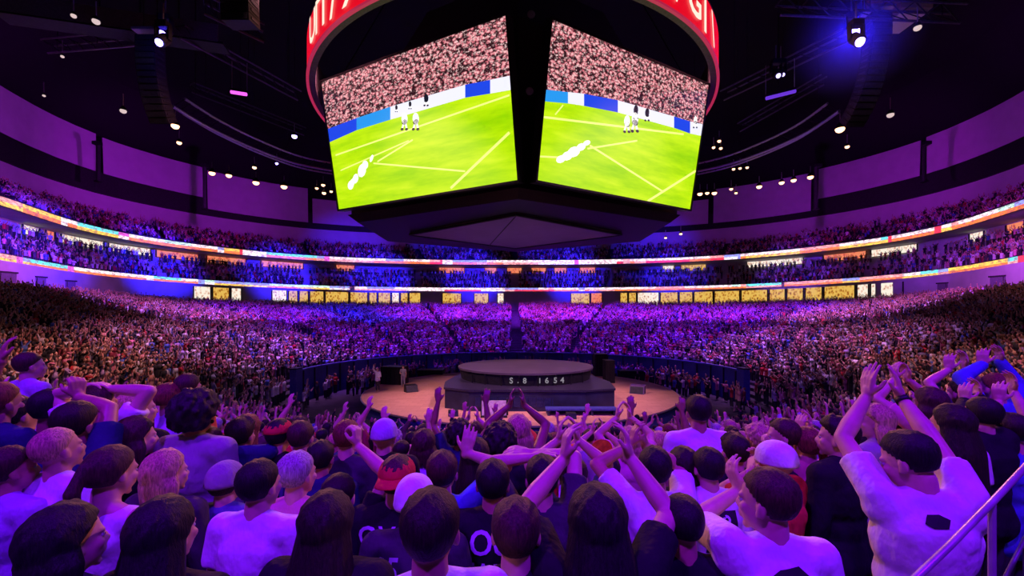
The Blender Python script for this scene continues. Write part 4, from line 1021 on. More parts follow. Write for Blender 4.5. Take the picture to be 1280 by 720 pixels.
# ================================================================== SPECTATORS
face_c = lambda x, y: math.atan2(CY - y, CX - x)
placed = []; BAND_ARM = [None, None]
def solve(px, py, dg, z_want=None):
    best = None
    if z_want is None: z_want = 1.08 if (py < 550 and abs(px - 640) > 430) else .97 - .12 * min(1, max(0, (abs(px - 640) - 300) / 300))
    for i in range(60):
        d = dg * (0.72 + 0.6 * i / 59); p = W(px, py, d); fl = bowl_floor(p.x, p.y); s = (p.z - fl) / 1.625
        c = abs(s - z_want) * 3 + abs(math.log(d / dg)) * 1.7
        if best is None or c < best[0]: best = (c, d, p, fl, s)
    _, d, p, fl, s = best
    return d, p, fl, s
def to_local(P, root_loc, rz, s):
    v = (P - Vector(root_loc)) / s; c, sn = math.cos(-rz), math.sin(-rz)
    return (v.x * c - v.y * sn, v.x * sn + v.y * c, v.z)
def spectator(px, py, dg, label, armL='down', armR='down', turn=0.0, **kw):
    """One person whose head is centred at a pixel; arms may be given as (px, py, depth offset, pole, curl) of the wrist."""
    if px < 335: turn *= .25; hh = kw.get('head', (0, 0, 0)); kw['head'] = (hh[0] * .55, hh[1], hh[2])
    d, p, fl, s = solve(px, py, dg); sc = min(1.13, max(.82, s)); fz = p.z - 1.625 * sc
    if abs(fz - fl) > .02: print('  feet off', label[:40], round(fz - fl, 2), 'd', round(d, 2))
    f = face_c(p.x, p.y) + turn; rz = f - PI / 2; curl = [.3, .3]; arms = []
    for i, a_ in enumerate((armL, armR)):
        if isinstance(a_, str): arms.append(a_); continue
        wx, wy, dd = a_[:3]; side = -1 if i == 0 else 1
        Wp = W(wx, wy, d + dd); l = to_local(Wp, (p.x, p.y, fz), rz, sc)
        pole = a_[3] if len(a_) > 3 and a_[3] else (1.0 * side, .1, -.3); hd = a_[4] if len(a_) > 4 else (-.05 * side, .05, 1); pn = a_[5] if len(a_) > 5 else (-side, .3, 0)
        if len(a_) > 6: curl[i] = a_[6]
        arms.append((l, pole, hd, pn))
    BAND_ARM[0] = arms[1]; _c = arm_chain(1, arms[1]); BAND_ARM[1] = (_c[2] - _c[1]).normalized()
    raised = any(not isinstance(a_, str) or a_ in ('up', 'clap_high', 'fist', 'phone') for a_ in arms)
    kw.setdefault('fine', .0062 if raised else .009)
    r, sm = make_person(p.x, p.y, fz, f, sc, label, arms=tuple(arms), curl=tuple(curl), **kw)
    placed.append((p.x, p.y, .30 if d > 2.6 else .33)); return r, sm

DN = 'down'
wht = M('print_white', (.62, .58, .75), .7, var=.1); blk = M('print_black', (.01, .01, .014), .7); gld = M('print_lime', (.45, .75, .12), .6)
# ---- the nearest spectators, one by one
r_, sm = spectator(538, 664, 1.2, 'dark-haired man in a plain white t-shirt, biggest head in the bottom centre', turn=.25, wd=1.08, hair=('short', 'dark brown'), skin='tan', head=(-.25, -.05, 0))
r_, sm = spectator(645, 668, 1.45, 'brown-haired man in a black jersey, bottom centre, right of the biggest dark head', skin='light', hair=('short', 'brown'), shirt=('jersey', 'black'))
back_print(r_, sm, [('NAW', 0, 1.385, .09), ('24', 0, 1.24, .18)], wht)
r_, sm = spectator(746, 655, 1.42, 'woman with long black hair clapping overhead, black top with a lime patch', (706, 572, .34, (-.7, -.3, -.6), (.1, .1, 1), (1, .2, 0), .35), (786, 570, .34, (.7, -.3, -.6), (-.1, .1, 1), (-1, .2, 0), .35), hair=('long', 'black'), skin='light', shirt=('tee', 'black'), wd=.92)
back_print(r_, sm, [([(-.03, -.02), (.02, -.03), (.03, .01), (0, .035), (-.035, .02)], -.14, 1.40, .1), ([(-.02, -.012), (.025, -.008), (.01, .02)], -.10, 1.37, .1)], gld, 'shoulder_patch')
r_, sm = spectator(852, 655, 1.65, 'man with close cropped black hair in a plain black t-shirt, ears showing', skin='tan', hair=('crop', 'black'), shirt=('tee', 'black'))
r_, sm = spectator(962, 628, 1.6, 'brown-haired man in a white t-shirt with a black emblem on its back', (925, 612, .30, (-1, 0, -.6), (-.4, .2, 1), (1, .2, 0), .4), DN, turn=-.05, head=(.75, .05, 0), hair=('short', 'brown'), skin='light', shirt=('tee', 'white'), wd=1.05)
back_print(r_, sm, [([(-.10, -.05), (-.04, -.09), (.04, -.085), (.09, -.03), (.10, .04), (.05, .085), (-.02, .075), (-.08, .04)], .0, 1.35, .1)], blk, 'emblem')
back_print(r_, sm, [('A', .0, 1.35, .13)], wht, 'emblem_letter')
r_, sm = spectator(1152, 577, 1.86, 'man in a white t-shirt with both arms stretched high overhead and a dark wristband', (1084, 494, .30, (-.8, .6, 0), (.06, .05, 1), (1, .3, 0), .12), (1124, 494, .34, (1, .2, 0), (-.12, .05, 1), (-1, .5, 0), .12), turn=-.35, head=(.8, .35, 0), hair=('short', 'black'), skin='light', shirt=('tee', 'white'), wd=1.04, fine=.0055)
back_print(r_, sm, [([(-.045, -.012), (-.02, -.025), (.03, -.02), (.045, .01), (.01, .025), (-.03, .02)], .0, 1.415, .1)], blk, 'small_emblem')
_, _, _Wt, _hd, _ = arm_chain(1, BAND_ARM[0]); mbb = MB(); _q = Matrix.Identity(3)
_u = BAND_ARM[1]; mbb.bar(_Wt - _u * .034, _Wt - _u * .008, .0315, .0315, 20); mbb.build('wristband', M('band_black', (.012, .012, .014), .5), r_, True)
spectator(410, 658, 1.55, 'woman with long dark brown hair over a black jacket, bottom row left of centre', hair=('long', 'dark brown'), skin='light', shirt=('jacket', 'black'), wd=.92)
spectator(424, 622, 2.05, 'person in a black t-shirt holding one closed hand straight up', DN, (446, 556, .15, (1, 0, 0), (0, .05, 1), (-1, .2, 0), .9), hair=('short', 'dark brown'), skin='light', shirt=('tee', 'black'))
r_, sm = spectator(325, 608, 1.95, 'man with short black hair, white t-shirt and dark collar, ear lit orange', turn=-.15, head=(-.3, 0, 0), hair=('short', 'black'), skin='light', shirt=('tee', 'white'), wd=1.08)
spectator(207, 668, 1.45, 'woman with very long black hair falling over a black top', head=(-.15, 0, 0), hair=('long', 'black'), skin='olive', shirt=('tee', 'black'), wd=.92)
spectator(85, 678, 1.45, 'woman with dark hair in a bob, face in profile, at the bottom left corner', turn=-.5, head=(-.5, 0, 0), hair=('bob', 'black'), skin='light', shirt=('jacket', 'charcoal'), wd=.92)
spectator(137, 592, 1.95, 'woman with long brown hair and bare shoulders in a white tank top', turn=-.2, head=(-.2, .1, 0), hair=('ponytail', 'brown'), skin='light', shirt=('tank', 'white'), trousers='black', wd=.92)
spectator(209, 592, 2.25, 'person with blonde hair to the jaw and lit face, in a charcoal jacket', turn=-.4, head=(-.45, 0, 0), hair=('bob', 'blonde'), skin='light', shirt=('jacket', 'charcoal'))
spectator(78, 562, 2.25, 'man with close cropped blonde hair in a white t-shirt, head bowed', turn=-.3, head=(-.3, -.15, 0), hair=('crop', 'blonde'), skin='olive', shirt=('tee', 'white'))
spectator(14, 588, 2.15, 'person in a lilac t-shirt looking at the stage, cut by the left frame edge', turn=-.5, head=(-.5, 0, 0), hair=('short', 'brown'), skin='tan', shirt=('tee', 'lilac'))
spectator(66, 512, 3.0, 'tall man with dense black hair in a long white t-shirt', turn=-.1, hair=('short', 'black'), skin='brown', shirt=('tee', 'white'))
spectator(38, 458, 4.6, 'person with brown hair in profile, lilac top, high on the left behind the white t-shirts', turn=-.4, head=(-.4, 0, 0), hair=('short', 'brown'), skin='light', shirt=('tee', 'lilac'))
spectator(372, 594, 2.3, 'person with short grey hair in a pink top between two dark-haired heads', head=(-.3, 0, 0), hair=('short', 'grey'), skin='light', shirt=('tee', 'pink'))
spectator(283, 605, 2.5, 'person in a grey knit hat and denim blue jacket', hair=('short', 'brown'), hat=('knit', 'grey'), skin='light', shirt=('jacket', 'denim blue'))
spectator(262, 556, 3.0, 'person with brown hair in a navy jacket with one hand on the head', DN, (287, 566, -.05, (1, .3, .4), (-.7, 0, .7), (-.6, .2, -.6), .6), hair=('short', 'brown'), skin='light', shirt=('jacket', 'navy'))
r_, sm = spectator(497, 600, 2.15, 'person wearing a red cap backwards over brown hair, black jersey with pale lettering', hair=('cap_hair', 'brown'), hat=('cap_back', 'red'), skin='light', shirt=('jersey', 'black'))
back_print(r_, sm, [('OVO', -.02, 1.385, .13), ('8', .0, 1.20, .2)], wht)
r_, sm = spectator(519, 630, 1.85, 'person in a white knit hat half hidden by the big dark head', hair=None, hat=('knit', 'white'), skin='light', shirt=('jersey', 'charcoal'))
back_print(r_, sm, [('05', -.10, 1.38, .12), ('2', -.10, 1.27, .11)], wht)
spectator(481, 547, 3.3, 'person in a lilac knit hat and black jacket', hair=None, hat=('knit', 'lilac'), skin='light', shirt=('jacket', 'black'))
spectator(434, 548, 3.0, 'person with auburn hair just behind the raised closed hand', hair=('short', 'auburn'), skin='light', shirt=('tee', 'charcoal'))
r_, sm = spectator(616, 606, 2.1, 'man with short black hair in a black jersey with pale letters in two rows', hair=('short', 'black'), skin='tan', shirt=('jersey', 'black'))
back_print(r_, sm, [('OU', .0, 1.385, .14), ('FAU', -.02, 1.25, .13)], wht)
spectator(625, 556, 3.2, 'person with a round black curly head of hair in front of the stage', hair=('curly', 'black'), skin='brown', shirt=('tee', 'black'))
spectator(594, 572, 2.75, 'person with long dark brown hair behind the raised open hand', hair=('long', 'dark brown'), skin='light', shirt=('tee', 'black'))
spectator(553, 592, 2.35, 'person in a blue t-shirt holding one open hand up in front of the stage', DN, (582, 566, .15, (1, .2, 0), (.25, .05, 1), (-.2, 1, 0), .15), hair=('short', 'brown'), skin='light', shirt=('tee', 'blue'))
spectator(678, 600, 2.2, 'person with black hair in a charcoal shirt, forearms crossed above the head', (665, 572, .15, (-1, 0, -.1), (1, 0, .35), (0, .2, -1), .3), (662, 566, .2, (1, 0, .1), (-1, 0, .2), (0, .3, -1), .3), hair=('short', 'black'), skin='light', shirt=('tee', 'charcoal'))
spectator(716, 598, 2.65, 'person with dark hair clapping overhead behind the long-haired woman, navy shirt', 'clap_high', 'clap_high', hair=('short', 'dark brown'), skin='light', shirt=('tee', 'navy'))
spectator(818, 588, 2.35, 'man with flat-topped black hair and a white t-shirt, arms raised in a clap', (790, 556, .25, (-1, 0, -.4), (.2, .1, 1), (1, .2, 0), .3), (806, 556, .25, (1, 0, -.6), (-.1, .1, 1), (-1, .2, 0), .3), hair=('flat', 'black'), skin='tan', shirt=('tee', 'white'))
spectator(854, 584, 2.75, 'woman with long dark brown hair beside the flat-topped man', hair=('long', 'dark brown'), skin='light', shirt=('tee', 'black'), wd=.92)
spectator(868, 556, 3.6, 'person with auburn hair in a bun seen above the long dark hair', hair=('bun', 'auburn'), skin='light', shirt=('tee', 'grey'))
r_, sm = spectator(885, 586, 2.5, 'black-haired man in a white jersey with a dark number box on the back', hair=('short', 'black'), skin='light', shirt=('jersey', 'white'), trousers='navy')
back_print(r_, sm, [([(-.09, -.13), (.09, -.13), (.09, .11), (-.09, .11)], .02, 1.31, .1)], blk, 'number_box')
back_print(r_, sm, [('E8', .02, 1.36, .10), ('12', .02, 1.24, .10)], wht)
spectator(872, 516, 3.5, 'broad man in a wide white t-shirt standing taller than his row', hair=('short', 'black'), skin='tan', shirt=('tee', 'white'), wd=1.28)
spectator(968, 580, 2.5, 'person in a white knit hat with hands held to the face', (938, 590, .12, (-1, 0, -.8), (.5, .2, .8), (1, -.2, 0), .5), (948, 586, .2, (1, -.4, -.8), (.1, .2, 1), (-1, 0, 0), .5), turn=.35, head=(.35, 0, 0), hair=None, hat=('knit', 'white'), skin='light', shirt=('tee', 'red'))
spectator(978, 546, 3.3, 'brown-haired person in a charcoal top right behind the white knit hat', turn=.6, head=(.5, 0, 0), hair=('short', 'brown'), skin='light', shirt=('tee', 'charcoal'))
spectator(1008, 556, 3.0, 'person with auburn hair in a peach t-shirt, hands clapped high', (1000, 540, .2), (1012, 536, .2), hair=('ponytail', 'auburn'), skin='light', shirt=('tee', 'peach'), wd=.94)
spectator(1046, 548, 2.75, 'person with tousled dark brown hair in a large black jacket', turn=.4, head=(.4, 0, 0), hair=('swept', 'dark brown'), skin='light', shirt=('jacket', 'black'), wd=1.1)
spectator(1187, 532, 2.9, 'woman with long dark hair and a white t-shirt behind the man with stretched arms', turn=.1, hair=('long', 'dark brown'), skin='light', shirt=('tee', 'white'), wd=.94)
spectator(1226, 520, 3.3, 'person in a black jacket with short black hair, hands held up', (1206, 500, .35, (-1, 0, -.4)), (1222, 496, .4, (1, 0, -.4)), hair=('short', 'black'), skin='light', shirt=('jacket', 'black'), wd=1.0)
spectator(1262, 540, 3.2, 'person in a blue t-shirt with both arms up near the right frame edge', (1250, 492, .3, (-1, .2, 0)), (1266, 488, .3, (1, .2, 0)), hair=('short', 'dark brown'), skin='light', shirt=('tee', 'blue'))
spectator(1202, 492, 4.2, 'person with dark hair in a charcoal t-shirt, two thin arms held up high', (1186, 462, .2), (1206, 458, .2), hair=('short', 'dark brown'), skin='light', shirt=('tee', 'charcoal'))
spectator(1243, 486, 4.0, 'person with auburn hair in a blue jacket, arms raised, below the right stand', (1228, 456, .2), (1250, 452, .2), hair=('short', 'auburn'), skin='light', shirt=('jacket', 'blue'))
spectator(1160, 505, 3.9, 'person with brown hair in a pink t-shirt clapping overhead, left of the woman in white', 'clap_high', 'clap_high', hair=('bob', 'brown'), skin='light', shirt=('tee', 'pink'), wd=.94)
spectator(1092, 528, 3.5, 'person with blonde hair in a grey t-shirt seen between the two stretched arms', turn=.5, head=(.5, 0, 0), hair=('bob', 'blonde'), skin='light', shirt=('tee', 'grey'))
spectator(122, 508, 2.9, 'person with brown hair in a white t-shirt, arms folded on top of the head', (108, 486, .02, (-1, .2, .3), (.8, 0, .3), (0, 0, -1), .3), (134, 486, .02, (1, .2, .3), (-.8, 0, .3), (0, 0, -1), .3), hair=('short', 'brown'), skin='light', shirt=('tee', 'white'))
spectator(98, 532, 2.55, 'person with dark hair in a navy top holding a bare forearm upright', DN, (97, 496, .2, (1, 0, 0), (0, 0, 1), (-1, .3, 0), .8), hair=('short', 'dark brown'), skin='tan', shirt=('tee', 'navy'))
spectator(136, 520, 3.3, 'person with short hair and bare shoulders in a black tank top', turn=-.4, head=(-.4, 0, 0), hair=('crop', 'dark brown'), skin='light', shirt=('tank', 'black'))
spectator(172, 512, 3.3, 'person with long blonde hair in a black jacket, face lit', turn=-.5, head=(-.5, 0, 0), hair=('long', 'blonde'), skin='light', shirt=('jacket', 'black'))
spectator(171, 548, 2.8, 'person with light brown hair and a bare neck in a black top, above the blonde', turn=-.5, head=(-.5, 0, 0), hair=('bob', 'brown'), skin='light', shirt=('tank', 'black'))
spectator(246, 520, 2.9, 'person with a big black curly head of hair in a grey jacket, left side', hair=('curly', 'black'), skin='brown', shirt=('jacket', 'grey'), wd=1.1)
spectator(236, 486, 4.6, 'person with a raised head in an orange t-shirt above the black curls', turn=-.3, hair=('short', 'brown'), skin='light', shirt=('tee', 'orange'))
spectator(212, 498, 4.0, 'person with auburn hair in a lilac t-shirt left of the orange t-shirt', turn=-.2, hair=('ponytail', 'auburn'), skin='light', shirt=('tee', 'lilac'))
spectator(302, 545, 3.3, 'person with dark brown hair in a charcoal jacket behind the grey knit hat', hair=('swept', 'dark brown'), skin='tan', shirt=('jacket', 'charcoal'))
spectator(349, 545, 3.2, 'person in a red cap and black top, left of the brown-haired denim wearer', hair=('cap_hair', 'black'), hat=('cap', 'red'), skin='light', shirt=('tee', 'black'))
spectator(377, 548, 3.3, 'person with brown hair and a denim blue jacket behind the grey-haired person', hair=('short', 'brown'), skin='tan', shirt=('jacket', 'denim blue'))
spectator(402, 574, 2.9, 'black-haired person in a navy jacket between grey hair and a raised fist', hair=('short', 'black'), skin='tan', shirt=('jacket', 'navy'))
spectator(2, 505, 2.9, 'person at the left frame edge holding a bare forearm up', 'fist', DN, turn=-.3, hair=('short', 'auburn'), skin='tan', shirt=('tee', 'navy'))
spectator(22, 520, 3.0, 'person with black hair in a blue t-shirt, left edge, behind the lilac t-shirt', turn=-.3, hair=('short', 'black'), skin='light', shirt=('tee', 'blue'))
spectator(918, 566, 3.0, 'person with tousled dark hair, black jacket, just left of the white knit hat', hair=('swept', 'dark brown'), skin='light', shirt=('jacket', 'black'))
spectator(788, 552, 3.6, 'person with blonde hair in a pink t-shirt clapping overhead behind the flat-topped man', 'clap_high', 'clap_high', hair=('bob', 'blonde'), skin='light', shirt=('tee', 'pink'), wd=.94)
fan_holder, _ = spectator(760, 590, 2.9, 'person with black hair in an olive green t-shirt holding up the orange hand fan', DN, (752, 618, .1, (1, 0, -.2), (0, .1, 1), (-1, .3, 0), .95), hair=('short', 'black'), skin='light', shirt=('tee', 'olive green'))
spectator(530, 556, 3.6, 'person with brown hair in a lilac jacket right of the lilac knit hat', hair=('bob', 'brown'), skin='light', shirt=('jacket', 'lilac'))
# orange hand fan and handrails
fy = fan_holder.location.y + .10; fp = W(752, 600, fy)
fan = empty('hand_fan', fp, .15); tag(fan, 'orange teardrop hand fan held up between two pairs of raised arms', 'fan')
mb = MB(); pts = []
for t in np.linspace(0, 2 * PI, 25)[:-1]:
    k = .055 + .035 * (1 + math.cos(t)) * .5; pts.append((k * math.sin(t) * (1.0 + .25 * math.cos(t)), .165 + .135 * math.cos(t)))
n = len(pts); mb.add([(x, -.006, z) for x, z in pts] + [(x, .006, z) for x, z in pts], [tuple(range(n)), tuple(range(2 * n - 1, n - 1, -1))] + [((i + 1) % n, i, n + i, n + (i + 1) % n) for i in range(n)])
mb.build('fan_blade', M('fan_orange', (.90, .30, .02), .4, var=.35, nscale=30), fan)
MB().tube([(x, -.0, z) for x, z in pts + pts[:1]], .007, 6).build('fan_rim', M('fan_rim', (.55, .12, .01), .5), fan)
MB().bar((0, 0, -.09), (0, 0, .05), .010).build('fan_handle', M('fan_handle', (.6, .45, .2), .5), fan)
def handrail(pts, label, mat, low=.42):
    e = empty('handrail', (pts[0].x, pts[0].y, bowl_floor(pts[0].x, pts[0].y))); tag(e, label, 'handrail'); o0 = e.location
    MB().tube([p - o0 for p in pts], .010, 10).build('top_rail', mat, e, True); MB().tube([p - o0 - Vector((0, 0, low)) for p in pts], .008, 8).build('lower_rail', mat, e, True)
    for p in (pts[0], pts[len(pts) // 2], pts[-1]):
        MB().bar(p - o0, Vector((p.x, p.y, bowl_floor(p.x, p.y))) - o0, .010).build('post', mat, e)
railmat = M('rail_painted', (.42, .38, .45), .35, .3)
handrail([W(1000, 870, 1.10), W(1125, 741, 1.18), W(1185, 684, 1.25), W(1240, 628, 1.35), W(1300, 564, 1.52), W(1380, 490, 1.85)], 'pale slanting handrail crossing the lower right corner', railmat)
handrail([W(1240, 755, 1.92), W(1282, 672, 2.15), W(1340, 590, 2.5)], 'second thinner handrail behind the pale one at the lower right corner', M('rail_dark', (.10, .10, .16), .4, .3))
# ---- the other near spectators: seats of the bowl, nearest first
AISLES = [math.radians(19 * i) for i in range(-9, 10)]
def in_aisle(th, r, k0=.55):
    for i, a_ in enumerate(AISLES):
        if abs(math.atan2(math.sin(th - a_), math.cos(th - a_))) * r < (k0 if abs(a_) > .01 else .9): return True
    return False
rs = random.Random(42); seats = []
for k in range(NROW):
    z = row_z(k); n = int(2 * PI * row_r(k, 0) / .55); th = -PI
    while th < PI:
        r = row_r(k, th); th += .56 / r * rs.uniform(.94, 1.10)
        if in_aisle(th, r): continue
        if k < 3 and abs(th) < 1.66: continue
        x, y, _ = pol(r + rs.uniform(-.12, .12), th, 0)
        if y < .55: continue
        px, py = proj(x, y, z + 1.6)
        if not (-230 < px < 1510) : continue
        d = math.hypot(x, y)
        if d < 3.4 and abs(px - 640) < 700: continue
        if d < 2.2: continue
        seats.append((d, x, y, z, th, k))
seats.sort()
HS = ['short', 'short', 'long', 'bob', 'crop', 'ponytail', 'swept', 'bun', 'curly']; HC = ['black', 'dark brown', 'brown', 'blonde', 'auburn', 'black', 'dark brown', 'grey']
SH = ['white', 'black', 'white', 'charcoal', 'grey', 'navy', 'black', 'lilac', 'red', 'blue', 'maroon', 'peach', 'pink', 'orange', 'denim blue', 'olive green']
PO = [('down', 'down'), ('clap', 'clap'), ('clap_high', 'clap_high'), ('bent', 'bent'), ('down', 'up'), ('fist', 'down'), ('up', 'up'), ('phone', 'phone')]
PW = {0: 'arms lowered', 1: 'clapping at chest height', 2: 'clapping overhead', 3: 'forearms folded', 4: 'right palm up', 5: 'left fist raised', 6: 'both arms up', 7: 'hands before the face'}
used = set(); NAUTO = 300 - len(placed); auto = 0; rest = []
def hair_words(h, c): return {'short': 'short %s hair', 'long': 'long %s hair', 'bob': 'jaw-length %s hair', 'crop': 'cropped %s hair', 'ponytail': '%s hair in a ponytail', 'swept': 'tousled %s hair', 'bun': '%s hair in a bun', 'curly': 'big curly %s hair'}[h] % c
for (d, x, y, z, th, k) in seats:
    if any((x - a_) ** 2 + (y - b_) ** 2 < (q + .14) ** 2 for a_, b_, q in placed): continue
    px, py = proj(x, y, z + 1.6)
    if auto >= NAUTO or not (-12 < px < 1292): rest.append((d, x, y, z)); continue
    for _ in range(200):
        h, c, sh, po = rs.choice(HS), rs.choice(HC), rs.choice(SH), rs.choices(range(8), (10, 5, 4, 3, 2, 2, 3, 2))[0]
        zone = 'left stand' if px < 330 else ('right stand' if px > 950 else ('front rows' if d > 8 else 'middle rows'))
        if (h, c, sh, po, zone) not in used: used.add((h, c, sh, po, zone)); break
    kind = rs.choice(['tee', 'tee', 'jacket', 'tee', 'tank']); word = {'tee': 't-shirt', 'jacket': 'jacket', 'tank': 'tank top'}[kind]; wd = .92 if h in ('long', 'bob', 'bun', 'ponytail') else rs.choice([1.0, 1.0, 1.12])
    art = 'an' if sh[0] in 'aeo' else 'a'
    make_person(x, y, z, face_c(x, y) + rs.uniform(-.2, .2), rs.uniform(.93, 1.06), 'person, %s, %s %s, %s, %s' % (hair_words(h, c), sh, word, PW[po], zone),
                skin=rs.choice(['light', 'light', 'olive', 'tan', 'brown']), hair=(h, c), shirt=(kind, sh), trousers=rs.choice(['charcoal', 'navy', 'black']), arms=PO[po], head=(rs.choice([0.0, .3, -.3]), 0.0, 0.0), wd=wd,
                fine=.012, group='spectators in the lower bowl', detail=False)
    placed.append((x, y, .2)); auto += 1
print('auto people', auto, 'rest', len(rest), round(time.time() - T0, 1))

# ---- performers on the stage
def crew(px, py, d, label, z0=0.0, **kw):
    p = W(px, py, d); kw.setdefault('arms', ('down', 'bent')); make_person(p.x, d, z0, kw.pop('face', -PI / 2), kw.pop('s', 1.0), label, fine=.012, detail=False, **kw)
crew(472, 470, 32.6, 'performer in a white shirt standing on the left end of the wooden stage', hair=('short', 'blonde'), shirt=('jacket', 'white'), trousers='charcoal', arms=('bent', 'up'))
crew(504, 470, 34.6, 'performer in pale clothes standing in front of the left black riser on the stage', hair=('short', 'brown'), shirt=('tee', 'grey'), trousers='grey', arms=('down', 'bent'))
crew(788, 515, 21.2, 'dark-dressed person standing at the front right rim of the stage, left of a pair', z0=-1.0, hair=('short', 'black'), shirt=('tee', 'black'), face=PI / 2)
crew(796, 515, 21.0, 'dark-dressed person standing at the front right rim of the stage, right of a pair', z0=-1.0, hair=('curly', 'black'), shirt=('jacket', 'black'), face=PI / 2)
crew(597, 530, 14.0, 'dark-haired photographer standing higher than the rows right before the stage', z0=-.1, hair=('long', 'dark brown'), shirt=('jacket', 'black'), face=PI / 2, arms=('phone', 'phone'))
for q_ in ((788, 21.2), (796, 21.0), (597, 14.0)): placed.append((W(q_[0], 500, q_[1]).x, q_[1], .3))

# ---- everyone farther away: one uncountable crowd
def decim(me, ratio):
    c = me.copy(); o = bpy.data.objects.new('t', c); COL.objects.link(o); md = o.modifiers.new('d', 'DECIMATE'); md.ratio = ratio
    dg = bpy.context.evaluated_depsgraph_get(); dg.update(); out = bpy.data.meshes.new_from_object(o.evaluated_get(dg))
    bpy.data.objects.remove(o); bpy.data.meshes.remove(c)
    V = np.empty(len(out.vertices) * 3, 'f'); out.vertices.foreach_get('co', V); Fs = [tuple(p.vertices) for p in out.polygons]; bpy.data.meshes.remove(out); return V.reshape(-1, 3), Fs
def tmpl_near(pose, kind, hst):
    parts = []
    for me, n, role in ((body_mesh(pose[0], pose[1], (0.0, 0.0, 0.0), 1.0, .012, (.25, .25)), 260, 0), (shirt_mesh(pose[0], pose[1], kind, 1.0, .022), 130, 2), (trouser_mesh(1.0), 60, 3), (hair_mesh(hst, (0.0, 0.0, 0.0)), 70, 1)):
        parts.append((decim(me, min(1, n * 2 / max(1, sum(len(p.vertices) - 2 for p in me.polygons)))), role))
    V = []; Fs = []; Rr = []; o = 0
    for (v, f), role in parts:
        V.append(v); Fs += [tuple(i + o for i in q) for q in f]; Rr += [role] * len(f); o += len(v)
    return np.concatenate(V), Fs, Rr
def tmpl_far(pose, n=6):
    mb = MB(); R = []
    def rec(role):
        while len(R) < len(mb.f): R.append(role)
    mb.bar((0, 0, .80), (0, 0, 1.16), .155, .145, n, caps=False); 
    mb.v = [(x * 1.1, y * .72, z) for x, y, z in mb.v]; rec(2)
    o = len(mb.v); mb.bar((0, 0, 1.16), (0, -.01, 1.46), .15, .135, n); mb.v[o:] = [(x * 1.28, y * .75, z) for x, y, z in mb.v[o:]]; rec(2)
    mb.bar((-.09, 0, .1), (-.09, 0, .82), .07, .09, 4, caps=False); mb.bar((.09, 0, .1), (.09, 0, .82), .07, .09, 4, caps=False); rec(3)
    mb.bar((0, -.01, 1.44), (0, 0, 1.55), .055, n=4, caps=False); rec(0)
    mb.ball((0, .015, 1.62), (.078, .092, .115), n=n); rec(0)
    mb.ball((0, -.022, 1.655), (.092, .098, .098), n=n); rec(1)
    for s, a_ in ((-1, pose[0]), (1, pose[1])):
        S, El, Wt, hd, pn = arm_chain(s, a_); mb.bar(S, El, .058, .045, 4, caps=False); rec(2); mb.bar(El, Wt, .040, .03, 4, caps=False); mb.bar(Wt, Wt + hd * .16, .040, .03, 4); rec(0)
    return np.array(mb.v, 'f'), mb.f, R
TN = [tmpl_near(PO[p_], kd, h) for p_, kd, h in ((0, 'tee', 'short'), (1, 'jacket', 'long'), (2, 'tee', 'swept'), (3, 'tee', 'bob'), (4, 'tee', 'short'), (5, 'jacket', 'short'), (6, 'tee', 'long'), (7, 'jacket', 'swept'))]
TM = [tmpl_far(PO[p_], 8) for p_ in range(8)]; TF = [tmpl_far(PO[p_], 5) for p_ in range(8)]
tiers = []
def add_tier(rfn, z, occ, spacing=.58, t0=-1.75, t1=1.75, aisle=.6):
    th = t0
    while th < t1:
        r = rfn(th); th += spacing / r * rs.uniform(.92, 1.12)
        if rs.random() > occ or in_aisle(th, r, aisle): continue
        x, y, _ = pol(r + rs.uniform(-.12, .12), th, 0)
        if y < 3: continue
        px, py = proj(x, y, z)
        if -230 < px < 1510: tiers.append((math.hypot(x, y), x, y, z))
for k in range(4): add_tier(lambda t, k=k: R_rib(t) + .85 + k, 12.5 + .68 * k, .88)
for k in range(9): add_tier(lambda t, k=k: R_rib(t) + .75 + k, 18.6 + .52 * k, .86 if k < 8 else .5)
for q in range(3): add_tier(lambda t, q=q: R_rib(t) - 2.6 - .9 * q, 7.66, .55, spacing=.7)
for q in range(2): add_tier(lambda t, q=q: R_rib(t) + 4.5, 15.9, .8, spacing=.7)
for q in range(5): add_tier(lambda t, q=q: 13.3 + .75 * q, -1.0, .70, spacing=.62, t0=-1.5, t1=1.5)
for q in range(3): add_tier(lambda t, q=q: 16.0 + .5 * q, -1.0, .35, t0=-PI, t1=PI)
allp = sorted(rest + tiers); keep = []
for (d, x, y, z) in allp:
    if d < 60 and any((x - a_) ** 2 + (y - b_) ** 2 < .25 for a_, b_, q in placed): continue
    if z < -.9 and (any(abs(x - a_) < w_ and abs(y - b_) < 1.3 for a_, b_, w_ in risers) or abs(math.hypot(x - CX, y - CY) - 17.3) < .75 or abs(y - (CY - 1.2)) < .9 and abs(abs(x - CX) - 17.35) < .8): continue
    keep.append((d, x, y, z))
SKC = np.array([(0.72, .44, .33), (.62, .37, .27), (.50, .28, .19), (.30, .16, .10)]); HRC = np.array([HAIRS[h] for h in ('black', 'dark brown', 'brown', 'black', 'blonde', 'auburn', 'dark brown')])
SHC = np.array([CLOTHS[c] for c in ('white', 'black', 'white', 'charcoal', 'white', 'navy', 'black', 'black', 'red', 'blue', 'grey', 'peach', 'pink', 'lilac', 'charcoal', 'maroon', 'black')])
rg_ = np.random.default_rng(5); VV = []; FL = []; FS = []; CC = []; off = 0
buckets = {}
for (d, x, y, z) in keep:
    lod = 0 if d < 24 else (1 if d < 45 else 2); t = rs.choices(range(8), (7, 5, 5, 2, 2, 2, 4, 2))[0]; buckets.setdefault((lod, t), []).append((x, y, z))
